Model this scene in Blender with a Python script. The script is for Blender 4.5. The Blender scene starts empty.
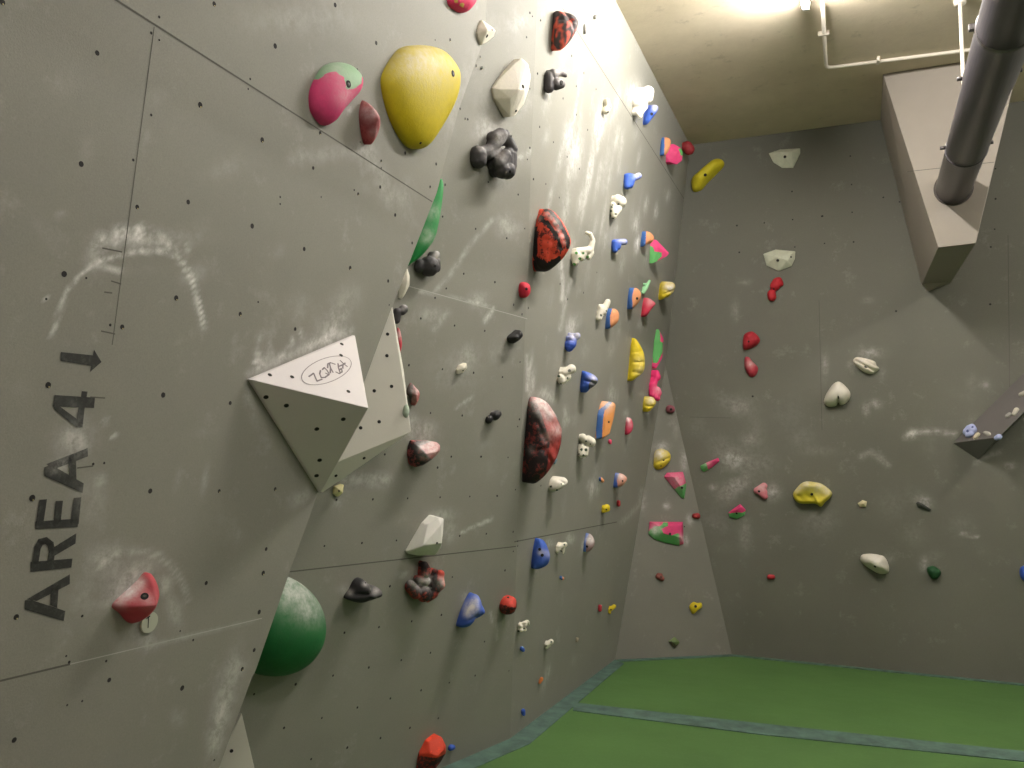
import bpy, bmesh, math, random
import numpy as np
from mathutils import Vector, Matrix, noise
from mathutils.bvhtree import BVHTree
random.seed(7)
S = bpy.context.scene
COL = S.collection
# ------------------------------------------------------------------ camera
F = 830.0; CX, CY = 512.0, 384.0
def nn(v):
    v = np.array(v, float); return v / np.linalg.norm(v)
d1 = nn((348, 91, F)); d2 = nn((-2244, 44, F))
up = nn(np.cross(d1, d2)); up = -up if up[1] > 0 else up
Yc = nn(d1 - up * np.dot(d1, up)); Xc = nn(np.cross(Yc, up))
R = np.array([Xc, Yc, up])            # camera (x right, y down, z forward) -> world
C = np.array([0, 0, 1.5])
cam_data = bpy.data.cameras.new('camera'); cam = bpy.data.objects.new('camera', cam_data); COL.objects.link(cam)
cam_data.sensor_width = 36; cam_data.lens = 36 * F / 1024; cam_data.clip_start = 0.05
Rb = R @ np.diag([1, -1, -1])
m4 = Matrix.Identity(4)
for i in range(3):
    for j in range(3): m4[i][j] = Rb[i][j]
    m4[i][3] = C[i]
cam.matrix_world = m4
S.camera = cam
def ray(x, y): return nn(R @ np.array([x - CX, y - CY, F]))
def hit(px, P, N):
    r = ray(*px); t = np.dot(np.array(P) - C, N) / np.dot(r, N); return C + t * r
def proj(P):
    c = (np.asarray(P) - C) @ R          # = R^T (P-C)
    return np.stack([CX + F * c[..., 0] / c[..., 2], CY + F * c[..., 1] / c[..., 2]], -1)
# ------------------------------------------------------------------ the place: planes
H = 4.414
YB = 7.224
X2 = -1.834
class Wall:
    def __init__(s, name, P, N, U):
        s.name = name; s.P = np.array(P, float); s.N = nn(N); s.U = nn(U)
        s.V = nn(np.cross(s.N, s.U)); s.V = -s.V if s.V[2] < 0 else s.V
    def at(s, px, off=0.0): return hit(px, s.P + s.N * off, s.N)
    def h(s, P): return np.dot(np.asarray(P) - s.P, s.N)
    def atz(s, z, P0, D):                 # point on line P0+tD at height z
        return P0 + D * ((z - P0[2]) / D[2])
kcor = hit((690, 145), (0, YB, 0), (0, -1, 0))
M2 = Wall('M2', (X2, 4.443, 0), (kcor[2], 0, -(kcor[0] - X2)), (0, 1, 0))
A0 = hit((510, 739), M2.P, M2.N); A1 = hit((537, 0), M2.P, M2.N)
e0 = hit((443, 768), (0, 0, 0), (0, 0, 1)); fd = nn(A0 - e0); fd[2] = 0; fd = nn(fd)
N1 = nn(np.cross(fd, A1 - A0)); N1 = N1 if N1[0] > 0 else -N1
M1 = Wall('M1', A0, N1, fd)
o = math.radians(7); NL = np.array([math.cos(o), 0, -math.sin(o)])
L = Wall('L', NL * -1.948, NL, (0, 1, 0))
B = Wall('B', (0, YB, 0), (0, -1, 0), (1, 0, 0))
fb = hit((615, 660), M2.P, M2.N); fb = np.array([X2, fb[1], 0])
fc = np.array([hit((732, 655), (0, YB, 0), (0, -1, 0))[0], YB, 0])
# corner line of M2 and B
def corner(z): return np.array([X2 + (kcor[0] - X2) * z / kcor[2], YB, z])
zap = hit((667, 366), (0, YB, 0), (0, -1, 0))[2]; fap = corner(zap)
NF = nn(np.cross(fc - fb, fap - fb)); NF = NF if NF[1] < 0 else -NF
FW = Wall('F', fb, NF, fc - fb)
WALLS = dict(L=L, M1=M1, M2=M2, B=B, F=FW)
# ------------------------------------------------------------------ materials
def lin(c):
    return tuple((v / 255 / 12.92 if v / 255 <= .04045 else ((v / 255 + .055) / 1.055) ** 2.4) for v in c) + (1,)
def newmat(name):
    m = bpy.data.materials.new(name); m.use_nodes = True
    nt = m.node_tree; return m, nt, nt.nodes['Principled BSDF']
def N_(nt, t, **k):
    n = nt.nodes.new(t)
    for a, b in k.items(): setattr(n, a, b)
    return n
def mixc(nt, fac, a, b):
    m = N_(nt, 'ShaderNodeMix', data_type='RGBA')
    for sock, v in ((m.inputs[0], fac), (m.inputs[6], a), (m.inputs[7], b)):
        if isinstance(v, (tuple, float, int)): sock.default_value = v
        else: nt.links.new(v, sock)
    return m.outputs[2]
def mathn(nt, op, a, b=None, clamp=False):
    m = N_(nt, 'ShaderNodeMath', operation=op, use_clamp=clamp)
    for i, v in enumerate((a, b)):
        if v is None: continue
        if isinstance(v, (int, float)): m.inputs[i].default_value = v
        else: nt.links.new(v, m.inputs[i])
    return m.outputs[0]
def noise_n(nt, scale, detail=4, rough=.6, vec=None):
    n = N_(nt, 'ShaderNodeTexNoise'); n.inputs['Scale'].default_value = scale
    n.inputs['Detail'].default_value = detail; n.inputs['Roughness'].default_value = rough
    if vec is not None: nt.links.new(vec, n.inputs['Vector'])
    return n.outputs[0]
def ramp(nt, v, a, b):
    r = N_(nt, 'ShaderNodeMapRange'); nt.links.new(v, r.inputs[0])
    r.inputs[1].default_value = a; r.inputs[2].default_value = b; return r.outputs[0]
def attr(nt, name): return N_(nt, 'ShaderNodeAttribute', attribute_name=name).outputs['Fac']
def simple(name, rgb, rough=.6, metal=0, bump=0, bscale=60, var=0.0):
    m, nt, p = newmat(name)
    p.inputs['Base Color'].default_value = lin(rgb); p.inputs['Roughness'].default_value = rough; p.inputs['Metallic'].default_value = metal
    co = N_(nt, 'ShaderNodeTexCoord').outputs['Object']
    if var:
        n = noise_n(nt, bscale * .25, vec=co)
        c2 = tuple(min(255, max(0, v * (1 - var))) for v in rgb)
        nt.links.new(mixc(nt, ramp(nt, n, .35, .65), lin(rgb), lin(c2)), p.inputs['Base Color'])
    if bump:
        b = N_(nt, 'ShaderNodeBump'); b.inputs['Strength'].default_value = bump; b.inputs['Distance'].default_value = .004
        nt.links.new(noise_n(nt, bscale, vec=co), b.inputs['Height']); nt.links.new(b.outputs[0], p.inputs['Normal'])
    return m
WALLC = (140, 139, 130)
def wall_mat(name='grey_wall_paint', rgb=WALLC):
    m, nt, p = newmat(name)
    co = N_(nt, 'ShaderNodeTexCoord').outputs['Object']
    big = noise_n(nt, 1.3, 5, .6, co); fine = noise_n(nt, 220, 3, .7, co); mid = noise_n(nt, 22, 6, .75, co)
    c = mixc(nt, ramp(nt, big, .3, .7), lin(rgb), lin(tuple(v * .94 for v in rgb)))
    c = mixc(nt, mathn(nt, 'MULTIPLY', ramp(nt, fine, .35, .7), .35), c, lin(tuple(v * .78 for v in rgb)))
    ch = mathn(nt, 'MULTIPLY', attr(nt, 'chalk'), mathn(nt, 'ADD', mathn(nt, 'MULTIPLY', ramp(nt, mid, .38, .62), 1.0), .25), True)
    haze = mathn(nt, 'MULTIPLY', ramp(nt, noise_n(nt, 5, 6, .8, co), .58, .85), .22)
    ch = mathn(nt, 'ADD', ch, haze, True)
    c = mixc(nt, ch, c, lin((226, 224, 222)))
    nt.links.new(c, p.inputs['Base Color'])
    p.inputs['Roughness'].default_value = .62; p.inputs['Specular IOR Level'].default_value = .35
    b = N_(nt, 'ShaderNodeBump'); b.inputs['Strength'].default_value = .35; b.inputs['Distance'].default_value = .0015
    nt.links.new(fine, b.inputs['Height']); nt.links.new(b.outputs[0], p.inputs['Normal'])
    return m
MW = wall_mat()
MDARK = simple('bolt_hole_black', (22, 21, 20), .8)
MSEAM = simple('panel_seam', (84, 83, 76), .8)
MSEAML = simple('chalky_seam', (168, 167, 160), .8)
MBRASS = simple('brass_glint', (190, 178, 130), .35, .8)
MMETAL = simple('bolt_steel', (66, 64, 60), .55, .3)
_hm = {}
def hold_mat(a, b=None, style='plain'):
    key = (a, b, style)
    if key in _hm: return _hm[key]
    m, nt, p = newmat('resin_' + style + '_%d' % len(_hm))
    co = N_(nt, 'ShaderNodeTexCoord').outputs['Object']
    A = lin(a); Bc = lin(b) if b else lin(tuple(v * .8 for v in a))
    n = noise_n(nt, 30, 5, .7, co)
    if style == 'plain':
        c = mixc(nt, mathn(nt, 'MULTIPLY', ramp(nt, n, .4, .7), .35), A, lin(tuple(v * .82 for v in a)))
        if b:
            t = ramp(nt, attr(nt, 'tone'), .4, .6); c = mixc(nt, t, c, Bc)
    elif style == 'lava':
        v = N_(nt, 'ShaderNodeTexVoronoi', feature='DISTANCE_TO_EDGE'); v.inputs['Scale'].default_value = 17; nt.links.new(co, v.inputs['Vector'])
        t = mathn(nt, 'MULTIPLY', ramp(nt, v.outputs['Distance'], .2, .05), ramp(nt, noise_n(nt, 11, 2, .5, co), .5, .56))
        c = mixc(nt, t, A, Bc)
    elif style == 'marble':
        w = noise_n(nt, 13, 6, .75, co); t = ramp(nt, w, .51, .58)
        t2 = mathn(nt, 'ADD', mathn(nt, 'MULTIPLY', t, .5), mathn(nt, 'MULTIPLY', attr(nt, 'tone'), .75), True)
        c = mixc(nt, t2, A, Bc)
    elif style == 'stripe':
        v = N_(nt, 'ShaderNodeTexBrick'); nt.links.new(co, v.inputs['Vector'])
        v.inputs['Scale'].default_value = 1
        c = mixc(nt, ramp(nt, attr(nt, 'tone'), .4, .6), mixc(nt, ramp(nt, noise_n(nt, 26, 4, .7, co), .5, .6), A, lin((84, 30, 24))), Bc)
    ch = mathn(nt, 'MULTIPLY', attr(nt, 'chalk'), mathn(nt, 'ADD', ramp(nt, n, .3, .65), .35), True)
    c = mixc(nt, ch, c, lin((232, 226, 224)))
    nt.links.new(c, p.inputs['Base Color']); p.inputs['Roughness'].default_value = .62
    p.inputs['Specular IOR Level'].default_value = .35
    bm_ = N_(nt, 'ShaderNodeBump'); bm_.inputs['Strength'].default_value = .35; bm_.inputs['Distance'].default_value = .003
    nt.links.new(noise_n(nt, 90, 4, .7, co), bm_.inputs['Height']); nt.links.new(bm_.outputs[0], p.inputs['Normal'])
    _hm[key] = m; return m
# ------------------------------------------------------------------ object helpers
def link(name, verts, faces, mats, loc=(0, 0, 0), parent=None, midx=None, smooth=False, attrs=None):
    loc = np.array(loc, float)
    me = bpy.data.meshes.new(name)
    V = (np.asarray(verts, float) - loc)
    me.from_pydata(V.tolist(), [], faces); me.update()
    for m in (mats if isinstance(mats, (list, tuple)) else [mats]): me.materials.append(m)
    if midx is not None: me.polygons.foreach_set('material_index', midx)
    if smooth: me.polygons.foreach_set('use_smooth', [True] * len(me.polygons))
    for k, a in (attrs or {}).items():
        at = me.attributes.new(k, 'FLOAT', 'POINT'); at.data.foreach_set('value', np.asarray(a, np.float32))
    ob = bpy.data.objects.new(name, me); COL.objects.link(ob)
    if parent is not None:
        ob.parent = parent; ob.location = Vector(loc) - parent.location
    else: ob.location = loc
    return ob
def tag(ob, label=None, cat=None, group=None, kind=None):
    if label: ob['label'] = label
    if cat: ob['category'] = cat
    if group: ob['group'] = group
    if kind: ob['kind'] = kind
    return ob
def fixnormals(ob):
    bm = bmesh.new(); bm.from_mesh(ob.data); bmesh.ops.recalc_face_normals(bm, faces=bm.faces); bm.to_mesh(ob.data); bm.free()
def bevel(ob, w, seg=2):
    m = ob.modifiers.new('bevel', 'BEVEL'); m.width = w; m.segments = seg; m.limit_method = 'ANGLE'; m.angle_limit = math.radians(25)
# ------------------------------------------------------------------ chalk on the walls (features located by where they show)
def segd(P, a, b):
    a = np.array(a, float); b = np.array(b, float); d = b - a; L2 = max(1e-9, d @ d)
    t = np.clip(((P - a) @ d) / L2, 0, 1); return np.linalg.norm(P - (a + t[:, None] * d), axis=1)
CH = {k: [] for k in WALLS}
def blob(w, x, y, rx, ry, i=.5, rot=0): CH[w].append(('b', x, y, rx, ry, i, math.radians(rot)))
def streak(w, pts, wd, i=.5, soft=1.0): CH[w].append(('s', pts, wd, i, soft))
def chalk(w, V):
    P = proj(V); front = ((V - C) @ R)[:, 2] > .05
    r = np.zeros(len(V))
    for f in CH[w]:
        if f[0] == 'b':
            _, x, y, rx, ry, i, a = f
            dx = P[:, 0] - x; dy = P[:, 1] - y
            u = (dx * math.cos(a) + dy * math.sin(a)) / rx; v = (-dx * math.sin(a) + dy * math.cos(a)) / ry
            r += i * np.exp(-(u * u + v * v) * 1.2)
        else:
            _, pts, wd, i, soft = f
            d = np.full(len(V), 1e9)
            for a, b in zip(pts[:-1], pts[1:]): d = np.minimum(d, segd(P, a, b))
            r += i * np.exp(-(d / wd) ** 2)
    r[~front] = 0
    return np.clip(r, 0, 1)
# L: the big arch left where a hold used to be
arch = [(53, 335), (58, 315), (68, 290), (80, 275), (96, 262), (120, 255), (145, 251), (168, 252), (182, 262), (192, 280), (198, 300), (203, 325)]
streak('L', arch, 1.7, .75)
for i in range(46):
    t = random.random(); x = 90 + t * 102; y = 250 - 18 * math.sin(math.pi * min(1, (t + .1))) + random.uniform(-4, 6)
    streak('L', [(x, y + random.uniform(2, 9)), (x - 1 + random.uniform(-2, 2), y - random.uniform(1, 9))], random.uniform(1.2, 2.6), random.uniform(.1, .3))
blob('L', 145, 240, 50, 11, .28, -3); blob('L', 95, 258, 10, 12, .25); blob('L', 193, 275, 9, 14, .25, 60)
streak('L', [(196, 300), (204, 328)], 3, .3)
blob('L', 75, 440, 17, 15, .6); blob('L', 60, 466, 12, 7, .35, -20); blob('L', 105, 420, 3, 5, .5); blob('L', 114, 436, 2.5, 2.5, .7); blob('L', 100, 480, 6, 6, .3); blob('L', 90, 500, 18, 26, .16)
# halo around the red hold
streak('L', [(100, 566), (118, 553), (140, 550), (160, 556), (172, 566), (182, 582), (188, 600)], 2.6, .32)
blob('L', 132, 580, 26, 14, .5, -40); blob('L', 105, 560, 22, 18, .28, -40); blob('L', 165, 585, 8, 10, .35); blob('L', 175, 612, 8, 16, .32, -10)
blob('L', 115, 600, 14, 8, .25, -40); blob('L', 85, 600, 20, 20, .14); blob('L', 140, 635, 20, 12, .15); blob('L', 150, 645, 8, 6, .2)
streak('L', [(100, 655), (180, 638), (255, 619)], 1.3, .28)
# above the white volume
streak('L', [(250, 374), (300, 351), (350, 331)], 4.5, .3)
for i in range(40):
    t = random.random(); x = 255 + t * 97; y = 371 - t * 42 - abs(random.gauss(0, 12)) ; blob('L', x, y, random.uniform(1.5, 4), random.uniform(2, 6), random.uniform(.12, .42))
blob('L', 335, 320, 14, 22, .25, 20); blob('L', 350, 295, 12, 14, .14); blob('L', 300, 310, 14, 16, .12); blob('L', 252, 410, 5, 22, .18, -20)
blob('L', 300, 498, 12, 7, .3, -40); blob('L', 225, 700, 10, 44, .38, 14); blob('L', 216, 735, 7, 28, .32, 8); blob('L', 235, 665, 12, 12, .18); blob('L', 178, 718, 8, 9, .18); blob('L', 248, 395, 4, 10, .2)
streak('L', [(362, 150), (378, 170), (390, 200)], 8, .2); streak('L', [(295, 160), (340, 152), (370, 150)], 8, .14)
blob('L', 350, 110, 3, 4, .5); blob('L', 300, 20, 60, 18, .12); blob('L', 405, 195, 10, 18, .16); blob('L', 460, 100, 12, 60, .12, 18)
blob('L', 205, 480, 3, 14, .25, 10); blob('L', 178, 480, 3, 12, .16, 10); blob('L', 125, 270, 40, 6, .05)
streak('L', [(97, 264), (122, 272)], 1.1, .5); blob('L', 60, 215, 5, 4, .2); blob('L', 67, 342, 1.6, 1.6, .7); blob('L', 46, 299, 1.4, 1.4, .5)
for i in range(26): blob('L', random.uniform(20, 420), random.uniform(30, 760), random.uniform(5, 22), random.uniform(5, 22), random.uniform(.03, .1), random.uniform(0, 90))
# M1
streak('M1', [(492, 220), (470, 245), (450, 275), (435, 292)], 2.4, .28); streak('M1', [(420, 291), (450, 297), (490, 306)], 1.1, .35)
streak('M1', [(462, 532), (478, 525), (492, 519)], 1.4, .7); blob('M1', 450, 532, 7, 10, .3); blob('M1', 443, 515, 14, 7, .28)
streak('M1', [(345, 480), (385, 480)], 7, .35); blob('M1', 338, 503, 6, 6, .25); blob('M1', 425, 432, 12, 12, .34); blob('M1', 412, 425, 6, 14, .3)
blob('M1', 478, 300, 10, 8, .28); streak('M1', [(485, 322), (492, 312)], 2, .45); blob('M1', 430, 315, 12, 10, .24); blob('M1', 468, 355, 10, 12, .22); streak('M1', [(456, 408), (474, 396)], 1.4, .35)
blob('M1', 455, 370, 26, 22, .12); blob('M1', 500, 160, 14, 30, .22); blob('M1', 485, 130, 12, 14, .28); streak('M1', [(520, 157), (532, 151)], 2.5, .35)
blob('M1', 505, 225, 9, 12, .32); streak('M1', [(485, 318), (493, 308)], 1.6, .4); blob('M1', 320, 460, 20, 8, .2); streak('M1', [(434, 330), (448, 312)], 3, .2)
streak('M1', [(490, 612), (492, 622)], 1.2, .45); streak('M1', [(496, 618), (497, 640)], 1.5, .2); blob('M1', 347, 590, 8, 5, .3); blob('M1', 405, 575, 7, 4, .3); blob('M1', 466, 597, 5, 6, .3)
for i in range(24): blob('M1', random.uniform(390, 530), random.uniform(10, 470), random.uniform(5, 16), random.uniform(6, 22), random.uniform(.03, .13), random.uniform(0, 90))
# M2: drips and dabs under and over the holds
for (x, y, rx, ry, i) in [(600, 125, 6, 16, .4), (575, 155, 7, 22, .5), (590, 172, 3, 22, .6), (568, 135, 5, 18, .4), (634, 95, 9, 14, .4), (617, 228, 3, 6, .2),
    (646, 205, 2.5, 9, .4), (637, 244, 2.5, 9, .9), (636, 224, 3.5, 9, .55), (656, 210, 2, 9, .4), (657, 213, 2, 5, .3), (668, 196, 2.5, 7, .35), (565, 215, 4, 28, .3), (570, 330, 4, 8, .3),
    (605, 240, 3, 12, .2), (622, 264, 3, 10, .25), (572, 325, 6, 8, .4), (585, 350, 5, 9, .12), (545, 395, 7, 7, .5), (532, 385, 3, 14, .5), (530, 370, 2, 16, .5), (612, 395, 5, 8, .35),
    (565, 420, 2.5, 9, .35), (565, 410, 3, 6, .2), (592, 490, 2.5, 10, .45), (590, 485, 4, 6, .3), (598, 488, 2.5, 8, .3), (553, 398, 4, 5, .3), (626, 414, 3, 5, .4), (550, 543, 5, 4, .4),
    (570, 539, 5, 5, .5), (583, 545, 2, 8, .4), (548, 672, 3, 8, .3), (544, 685, 2, 8, .18), (574, 660, 3, 6, .1), (642, 394, 4, 3, .2), (611, 350, 4, 10, .15), (640, 325, 3, 6, .3), (600, 285, 5, 14, .12), (560, 265, 3, 10, .2)]:
    blob('M2', x, y, rx, ry, i, 8)
streak('M2', [(561, 262), (563, 285), (562, 300)], 2, .5); streak('M2', [(571, 280), (566, 297), (560, 330)], 2, .3); streak('M2', [(527, 355), (527, 390)], 1.6, .4)
streak('M2', [(622, 522), (640, 505), (642, 490)], 3, .22)
for i in range(40):
    t = random.random(); x = 545 + t * 120; y = random.uniform(20 + t * 130, 560); blob('M2', x, y, random.uniform(1.5, 4), random.uniform(6, 18), random.uniform(.05, .2), 6)
for i in range(26):
    t = random.random(); x = 545 + t * 100; y = random.uniform(10 + t * 130, 240); blob('M2', x, y, random.uniform(1.5, 4), random.uniform(8, 22), random.uniform(.1, .35), 10)
# F
for a in [(662, 447, 7, 5, .4), (684, 460, 4, 12, .3), (690, 520, 4, 6, .3), (686, 540, 3, 5, .4), (667, 506, 4, 3, .5), (643, 503, 4, 10, .22), (650, 420, 8, 20, .08), (676, 425, 4, 14, .1)]: blob('F', *a)
# B
streak('B', [(905, 437), (915, 432), (935, 431), (955, 434)], 2.6, .3); blob('B', 912, 434, 6, 5, .4)
blob('B', 866, 409, 3, 6, .4, -10); blob('B', 876, 404, 6, 4, .38, 20); blob('B', 870, 353, 12, 5, .35); blob('B', 851, 365, 4, 4, .2); blob('B', 882, 374, 4, 6, .14)
streak('B', [(861, 457), (870, 452), (880, 458), (888, 465)], 3, .22); blob('B', 772, 492, 8, 8, .38); blob('B', 738, 485, 12, 7, .3, -20); blob('B', 726, 495, 12, 10, .16); blob('B', 733, 465, 8, 6, .2)
blob('B', 735, 458, 16, 8, .18); streak('B', [(728, 456), (740, 459)], 2, .22); blob('B', 745, 535, 6, 16, .18); blob('B', 713, 487, 5, 3, .3); blob('B', 750, 440, 10, 8, .12); blob('B', 738, 405, 16, 10, .12)
streak('B', [(962, 534), (978, 537)], 1.4, .35); blob('B', 924, 502, 9, 6, .4, 25); blob('B', 924, 564, 4, 7, .35); blob('B', 825, 365, 3, 14, .25); blob('B', 890, 558, 6, 5, .15)
streak('B', [(975, 463), (990, 455), (1000, 452)], 2.5, .2); blob('B', 1010, 466, 6, 4, .35); blob('B', 985, 385, 5, 5, .25); blob('B', 745, 282, 7, 3, .15); blob('B', 735, 310, 4, 10, .18); blob('B', 868, 300, 6, 3, .12)
for i in range(30): blob('B', random.uniform(690, 1010), random.uniform(380, 560), random.uniform(6, 20), random.uniform(4, 14), random.uniform(.03, .1), random.uniform(0, 90))
# ------------------------------------------------------------------ wall sheets as fine grids
class MB:
    def __init__(s): s.v = []; s.f = []; s.m = []; s.c = []
    def add(s, V, Fc, mi=0, ch=None):
        o = len(s.v); s.v += [list(p) for p in V]; s.f += [tuple(o + i for i in f) for f in Fc]; s.m += [mi] * len(Fc)
        s.c += list(ch) if ch is not None else [0.0] * len(V)
    def grid(s, P00, P10, P01, P11, nu, nv, key=None, us=None, mi=0):
        P00, P10, P01, P11 = map(np.array, (P00, P10, P01, P11))
        u = np.array(us) if us is not None else np.linspace(0, 1, nu + 1); nu = len(u) - 1
        v = np.linspace(0, 1, nv + 1)
        Ug, Vg = np.meshgrid(u, v); Ug = Ug.ravel()[:, None]; Vg = Vg.ravel()[:, None]
        V = P00 * (1 - Ug) * (1 - Vg) + P10 * Ug * (1 - Vg) + P01 * (1 - Ug) * Vg + P11 * Ug * Vg
        w = nu + 1
        Fc = [(j * w + i, j * w + i + 1, (j + 1) * w + i + 1, (j + 1) * w + i) for j in range(nv) for i in range(nu)]
        s.add(V, Fc, mi, chalk(key, V) if key else None)
    def disc(s, P, N, U, r, mi, k=10, sq=1.0):
        N = nn(N); U = nn(U); V = np.cross(N, U)
        s.add([P + r * (U * math.cos(a) + V * math.sin(a) * sq) for a in [2 * math.pi * i / k for i in range(k)]], [tuple(range(k))], mi)
    def strip(s, a, b, N, w, mi, off=.0006):
        a = np.array(a) + np.array(N) * off; b = np.array(b) + np.array(N) * off
        t = nn(np.cross(N, b - a)) * w / 2
        s.add([a - t, b - t, b + t, a + t], [(0, 1, 2, 3)], mi)
    def build(s, name, mats, **k):
        return link(name, s.v, s.f, mats, midx=s.m, attrs={'chalk': s.c}, **k)
def hole_set(mb, w, pts, r, glint=True):
    for p in pts:
        q = w.at(p) + w.N * .0008
        rr = r * random.uniform(.8, 1.15)
        mb.disc(q, w.N, w.U, rr, 1, 9)
        if glint and random.random() < .6: mb.disc(q + w.N * .0006 + w.U * rr * .35 - w.V * rr * .55, w.N, w.U, rr * .28, 3, 6)
def seam_z(mb, w, pa, pb, z, mi, wd=.004):
    a = w.at(pa); b = w.at(pb)
    for P in (a, b):
        P += w.V * ((z - P[2]) / w.V[2])
    mb.strip(a, b, w.N, wd, mi)
MS = [MW, MDARK, MSEAM, MBRASS, MSEAML]
# left overhanging wall
eb = L.at((219, 768)); et = L.at((498, 0)); ed = et - eb
Lb = eb + ed * ((0 - eb[2]) / ed[2]); Lt = eb + ed * ((H - eb[2]) / ed[2])
def Lp(y, z): return np.array([(-1.948 + NL[0] * 0 - z * NL[2]) / NL[0], y, z])
mb = MB()
y0 = -3.0
us = np.concatenate([np.linspace(0, .58, 8)[:-1], np.linspace(.58, 1, 230)])
mb.grid(Lp(y0, 0), Lb, Lp(y0, H), Lt, 0, 330, 'L', us=us)
# the free edge bows out a little at mid height
EP = np.array([L.at(p) for p in ((254, 675), (291, 568), (319, 490), (343, 435), (364, 383), (392, 307), (408, 266), (437, 192), (441, 176), (459, 109), (480, 50), (498, 0))])
EP = EP[np.argsort(EP[:, 2])]
def bow(z): return np.interp(z, EP[:, 2], EP[:, 1] - (eb[1] + ed[1] * (EP[:, 2] - eb[2]) / ed[2]), left=0, right=0)
nv_ = len(us) * 331; GV = np.array(mb.v[:nv_]); uu = np.tile(us, 331)
GV[:, 1] += bow(GV[:, 2]) * np.clip((uu - .6) / .4, 0, 1) ** 2
mb.v[:nv_] = GV.tolist(); mb.c[:nv_] = list(chalk('L', GV))
# return face behind the free edge, back to the recessed wall
zs = np.linspace(0, H, 60); E0 = [eb + ed * ((z - eb[2]) / ed[2]) + np.array([0, bow(z), 0]) for z in zs]
E1 = [p - NL * (.30 - .225 * z / H) for p, z in zip(E0, zs)]
mb.add(E0 + E1, [(i, i + 1, 61 + i, 60 + i) for i in range(59)])
Lholes = [(97, 53), (81, 164), (200, 105), (64, 274), (214, 4), (335, 5), (376, 43), (275, 46), (450, 40), (188, 202), (137, 207), (252, 226), (176, 298), (240, 314), (48, 385), (163, 395), (230, 403), (32, 498), (150, 491), (219, 491),
    (313, 168), (262, 140), (358, 194), (395, 215), (304, 249), (350, 268), (388, 281), (295, 329), (380, 187), (412, 243), (275, 489), (320, 133), (381, 161), (436, 164), (430, 187), (266, 549), (263, 573), (206, 583), (16, 617), (109, 680), (182, 688), (242, 669), (14, 740), (254, 650), (259, 612), (445, 185), (480, 57), (476, 66), (482, 68), (460, 109), (465, 119), (357, 70), (2, 2), (122, 327), (405, 153), (453, 68)]
hole_set(mb, L, Lholes, .0075)
small = [(151, 33), (159, 17), (159, 40), (151, 115), (133, 160), (250, 79), (248, 89), (280, 197), (280, 204), (360, 142), (66, 656), (69, 662), (106, 661), (82, 701), (67, 705), (86, 278), (46, 299), (93, 464), (104, 463), (180, 631), (193, 640), (82, 616), (321, 197), (354, 190), (258, 302), (381, 168), (389, 305), (435, 40), (214, 760), (110, 325)]
hole_set(mb, L, small, .0035, False)
zu = np.mean([L.at(p)[2] for p in ((155, 26), (260, 91), (345, 146))]); zl = np.mean([L.at(p)[2] for p in ((0, 681), (70, 664))])
seam_z(mb, L, (-60, -60), (432, 203), zu, 2, .005); seam_z(mb, L, (-80, 700), (70, 664), zl, 2, .005); seam_z(mb, L, (70, 664), (262, 617), zl, 4, .003)
sa = L.at((154, 27)); sb = L.at((112, 345)); mb.strip(sa, sb, NL, .0028, 2)
for a, b in (((102, 248), (122, 252)), ((111, 281), (121, 284)), ((104, 292), (112, 293)), ((101, 331), (115, 334)), ((77, 468), (93, 466)), ((90, 397), (105, 398))):
    mb.strip(L.at(a), L.at(b), NL, .0035, 2)
wl = mb.build('wall_left', MS); tag(wl, kind='structure')
# recessed wall behind its edge
mb = MB()
def M1p(base, z):                        # from a floor point, up the wall parallel to the arete
    return base + (A1 - A0) * (z / (A1[2] - A0[2]))
A0z = A0.copy(); A0z[2] = 0
bl = A0z - fd * 2.6
mb.grid(M1p(bl, 0), A0z, M1p(bl, H), M1p(A0z, H), 170, 290, 'M1')
def g(o, ax, ay, *lst): return [(ax + x / o, ay + y / o) for x, y in lst]
M1holes = g(3.94, 240, 380, (750, 130), (875, 140), (570, 293), (832, 302), (948, 302), (778, 345), (523, 470), (660, 466), (788, 462), (905, 459), (1012, 456), (332, 654), (480, 642), (616, 632), (970, 606), (865, 614), (380, 472)) \
  + g(3.94, 240, 573, (590, 52), (836, 16), (793, 165), (676, 190), (547, 213), (411, 235), (507, 372), (366, 404), (635, 343), (219, 438), (55, 477), (462, 530), (592, 494), (322, 571), (173, 610), (713, 462), (422, 688), (824, 432), (669, 610), (750, 314), (963, 270), (1035, 130), (880, 200), (926, 404), (781, 572), (280, 733), (553, 650)) \
  + g(3.94, 240, 190, (798, 105), (928, 153), (881, 330), (1004, 363), (812, 388), (845, 534), (964, 555), (712, 506), (665, 690), (797, 706), (920, 720), (768, 425)) \
  + g(8.53, 460, 0, (567, 318), (686, 175), (660, 628), (595, 110)) + g(8.53, 460, 100, (65, 165), (595, 408), (240, 700), (625, 675), (440, 305)) \
  + g(3.94, 480, 190, (150, 18), (105, 190), (58, 363), (18, 554), (88, 737)) + g(3.94, 480, 380, (155, 155), (5, 302), (110, 305), (68, 457), (25, 605), (130, 598), (98, 750))
hole_set(mb, M1, M1holes, .0055, False)
seam_z(mb, M1, (250, 580), (516, 545), 1.085, 2, .005); seam_z(mb, M1, (380, 285), (527, 320), 2.275, 4, .004)
for k in range(12): # screw heads along the arete edge
    z = .4 + k * .33; q = M1p(A0z, z) - fd * .035 + M1.N * .001; mb.disc(q, M1.N, fd, .0045, 1, 7)
tag(mb.build('wall_recess', MS), kind='structure')
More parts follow.
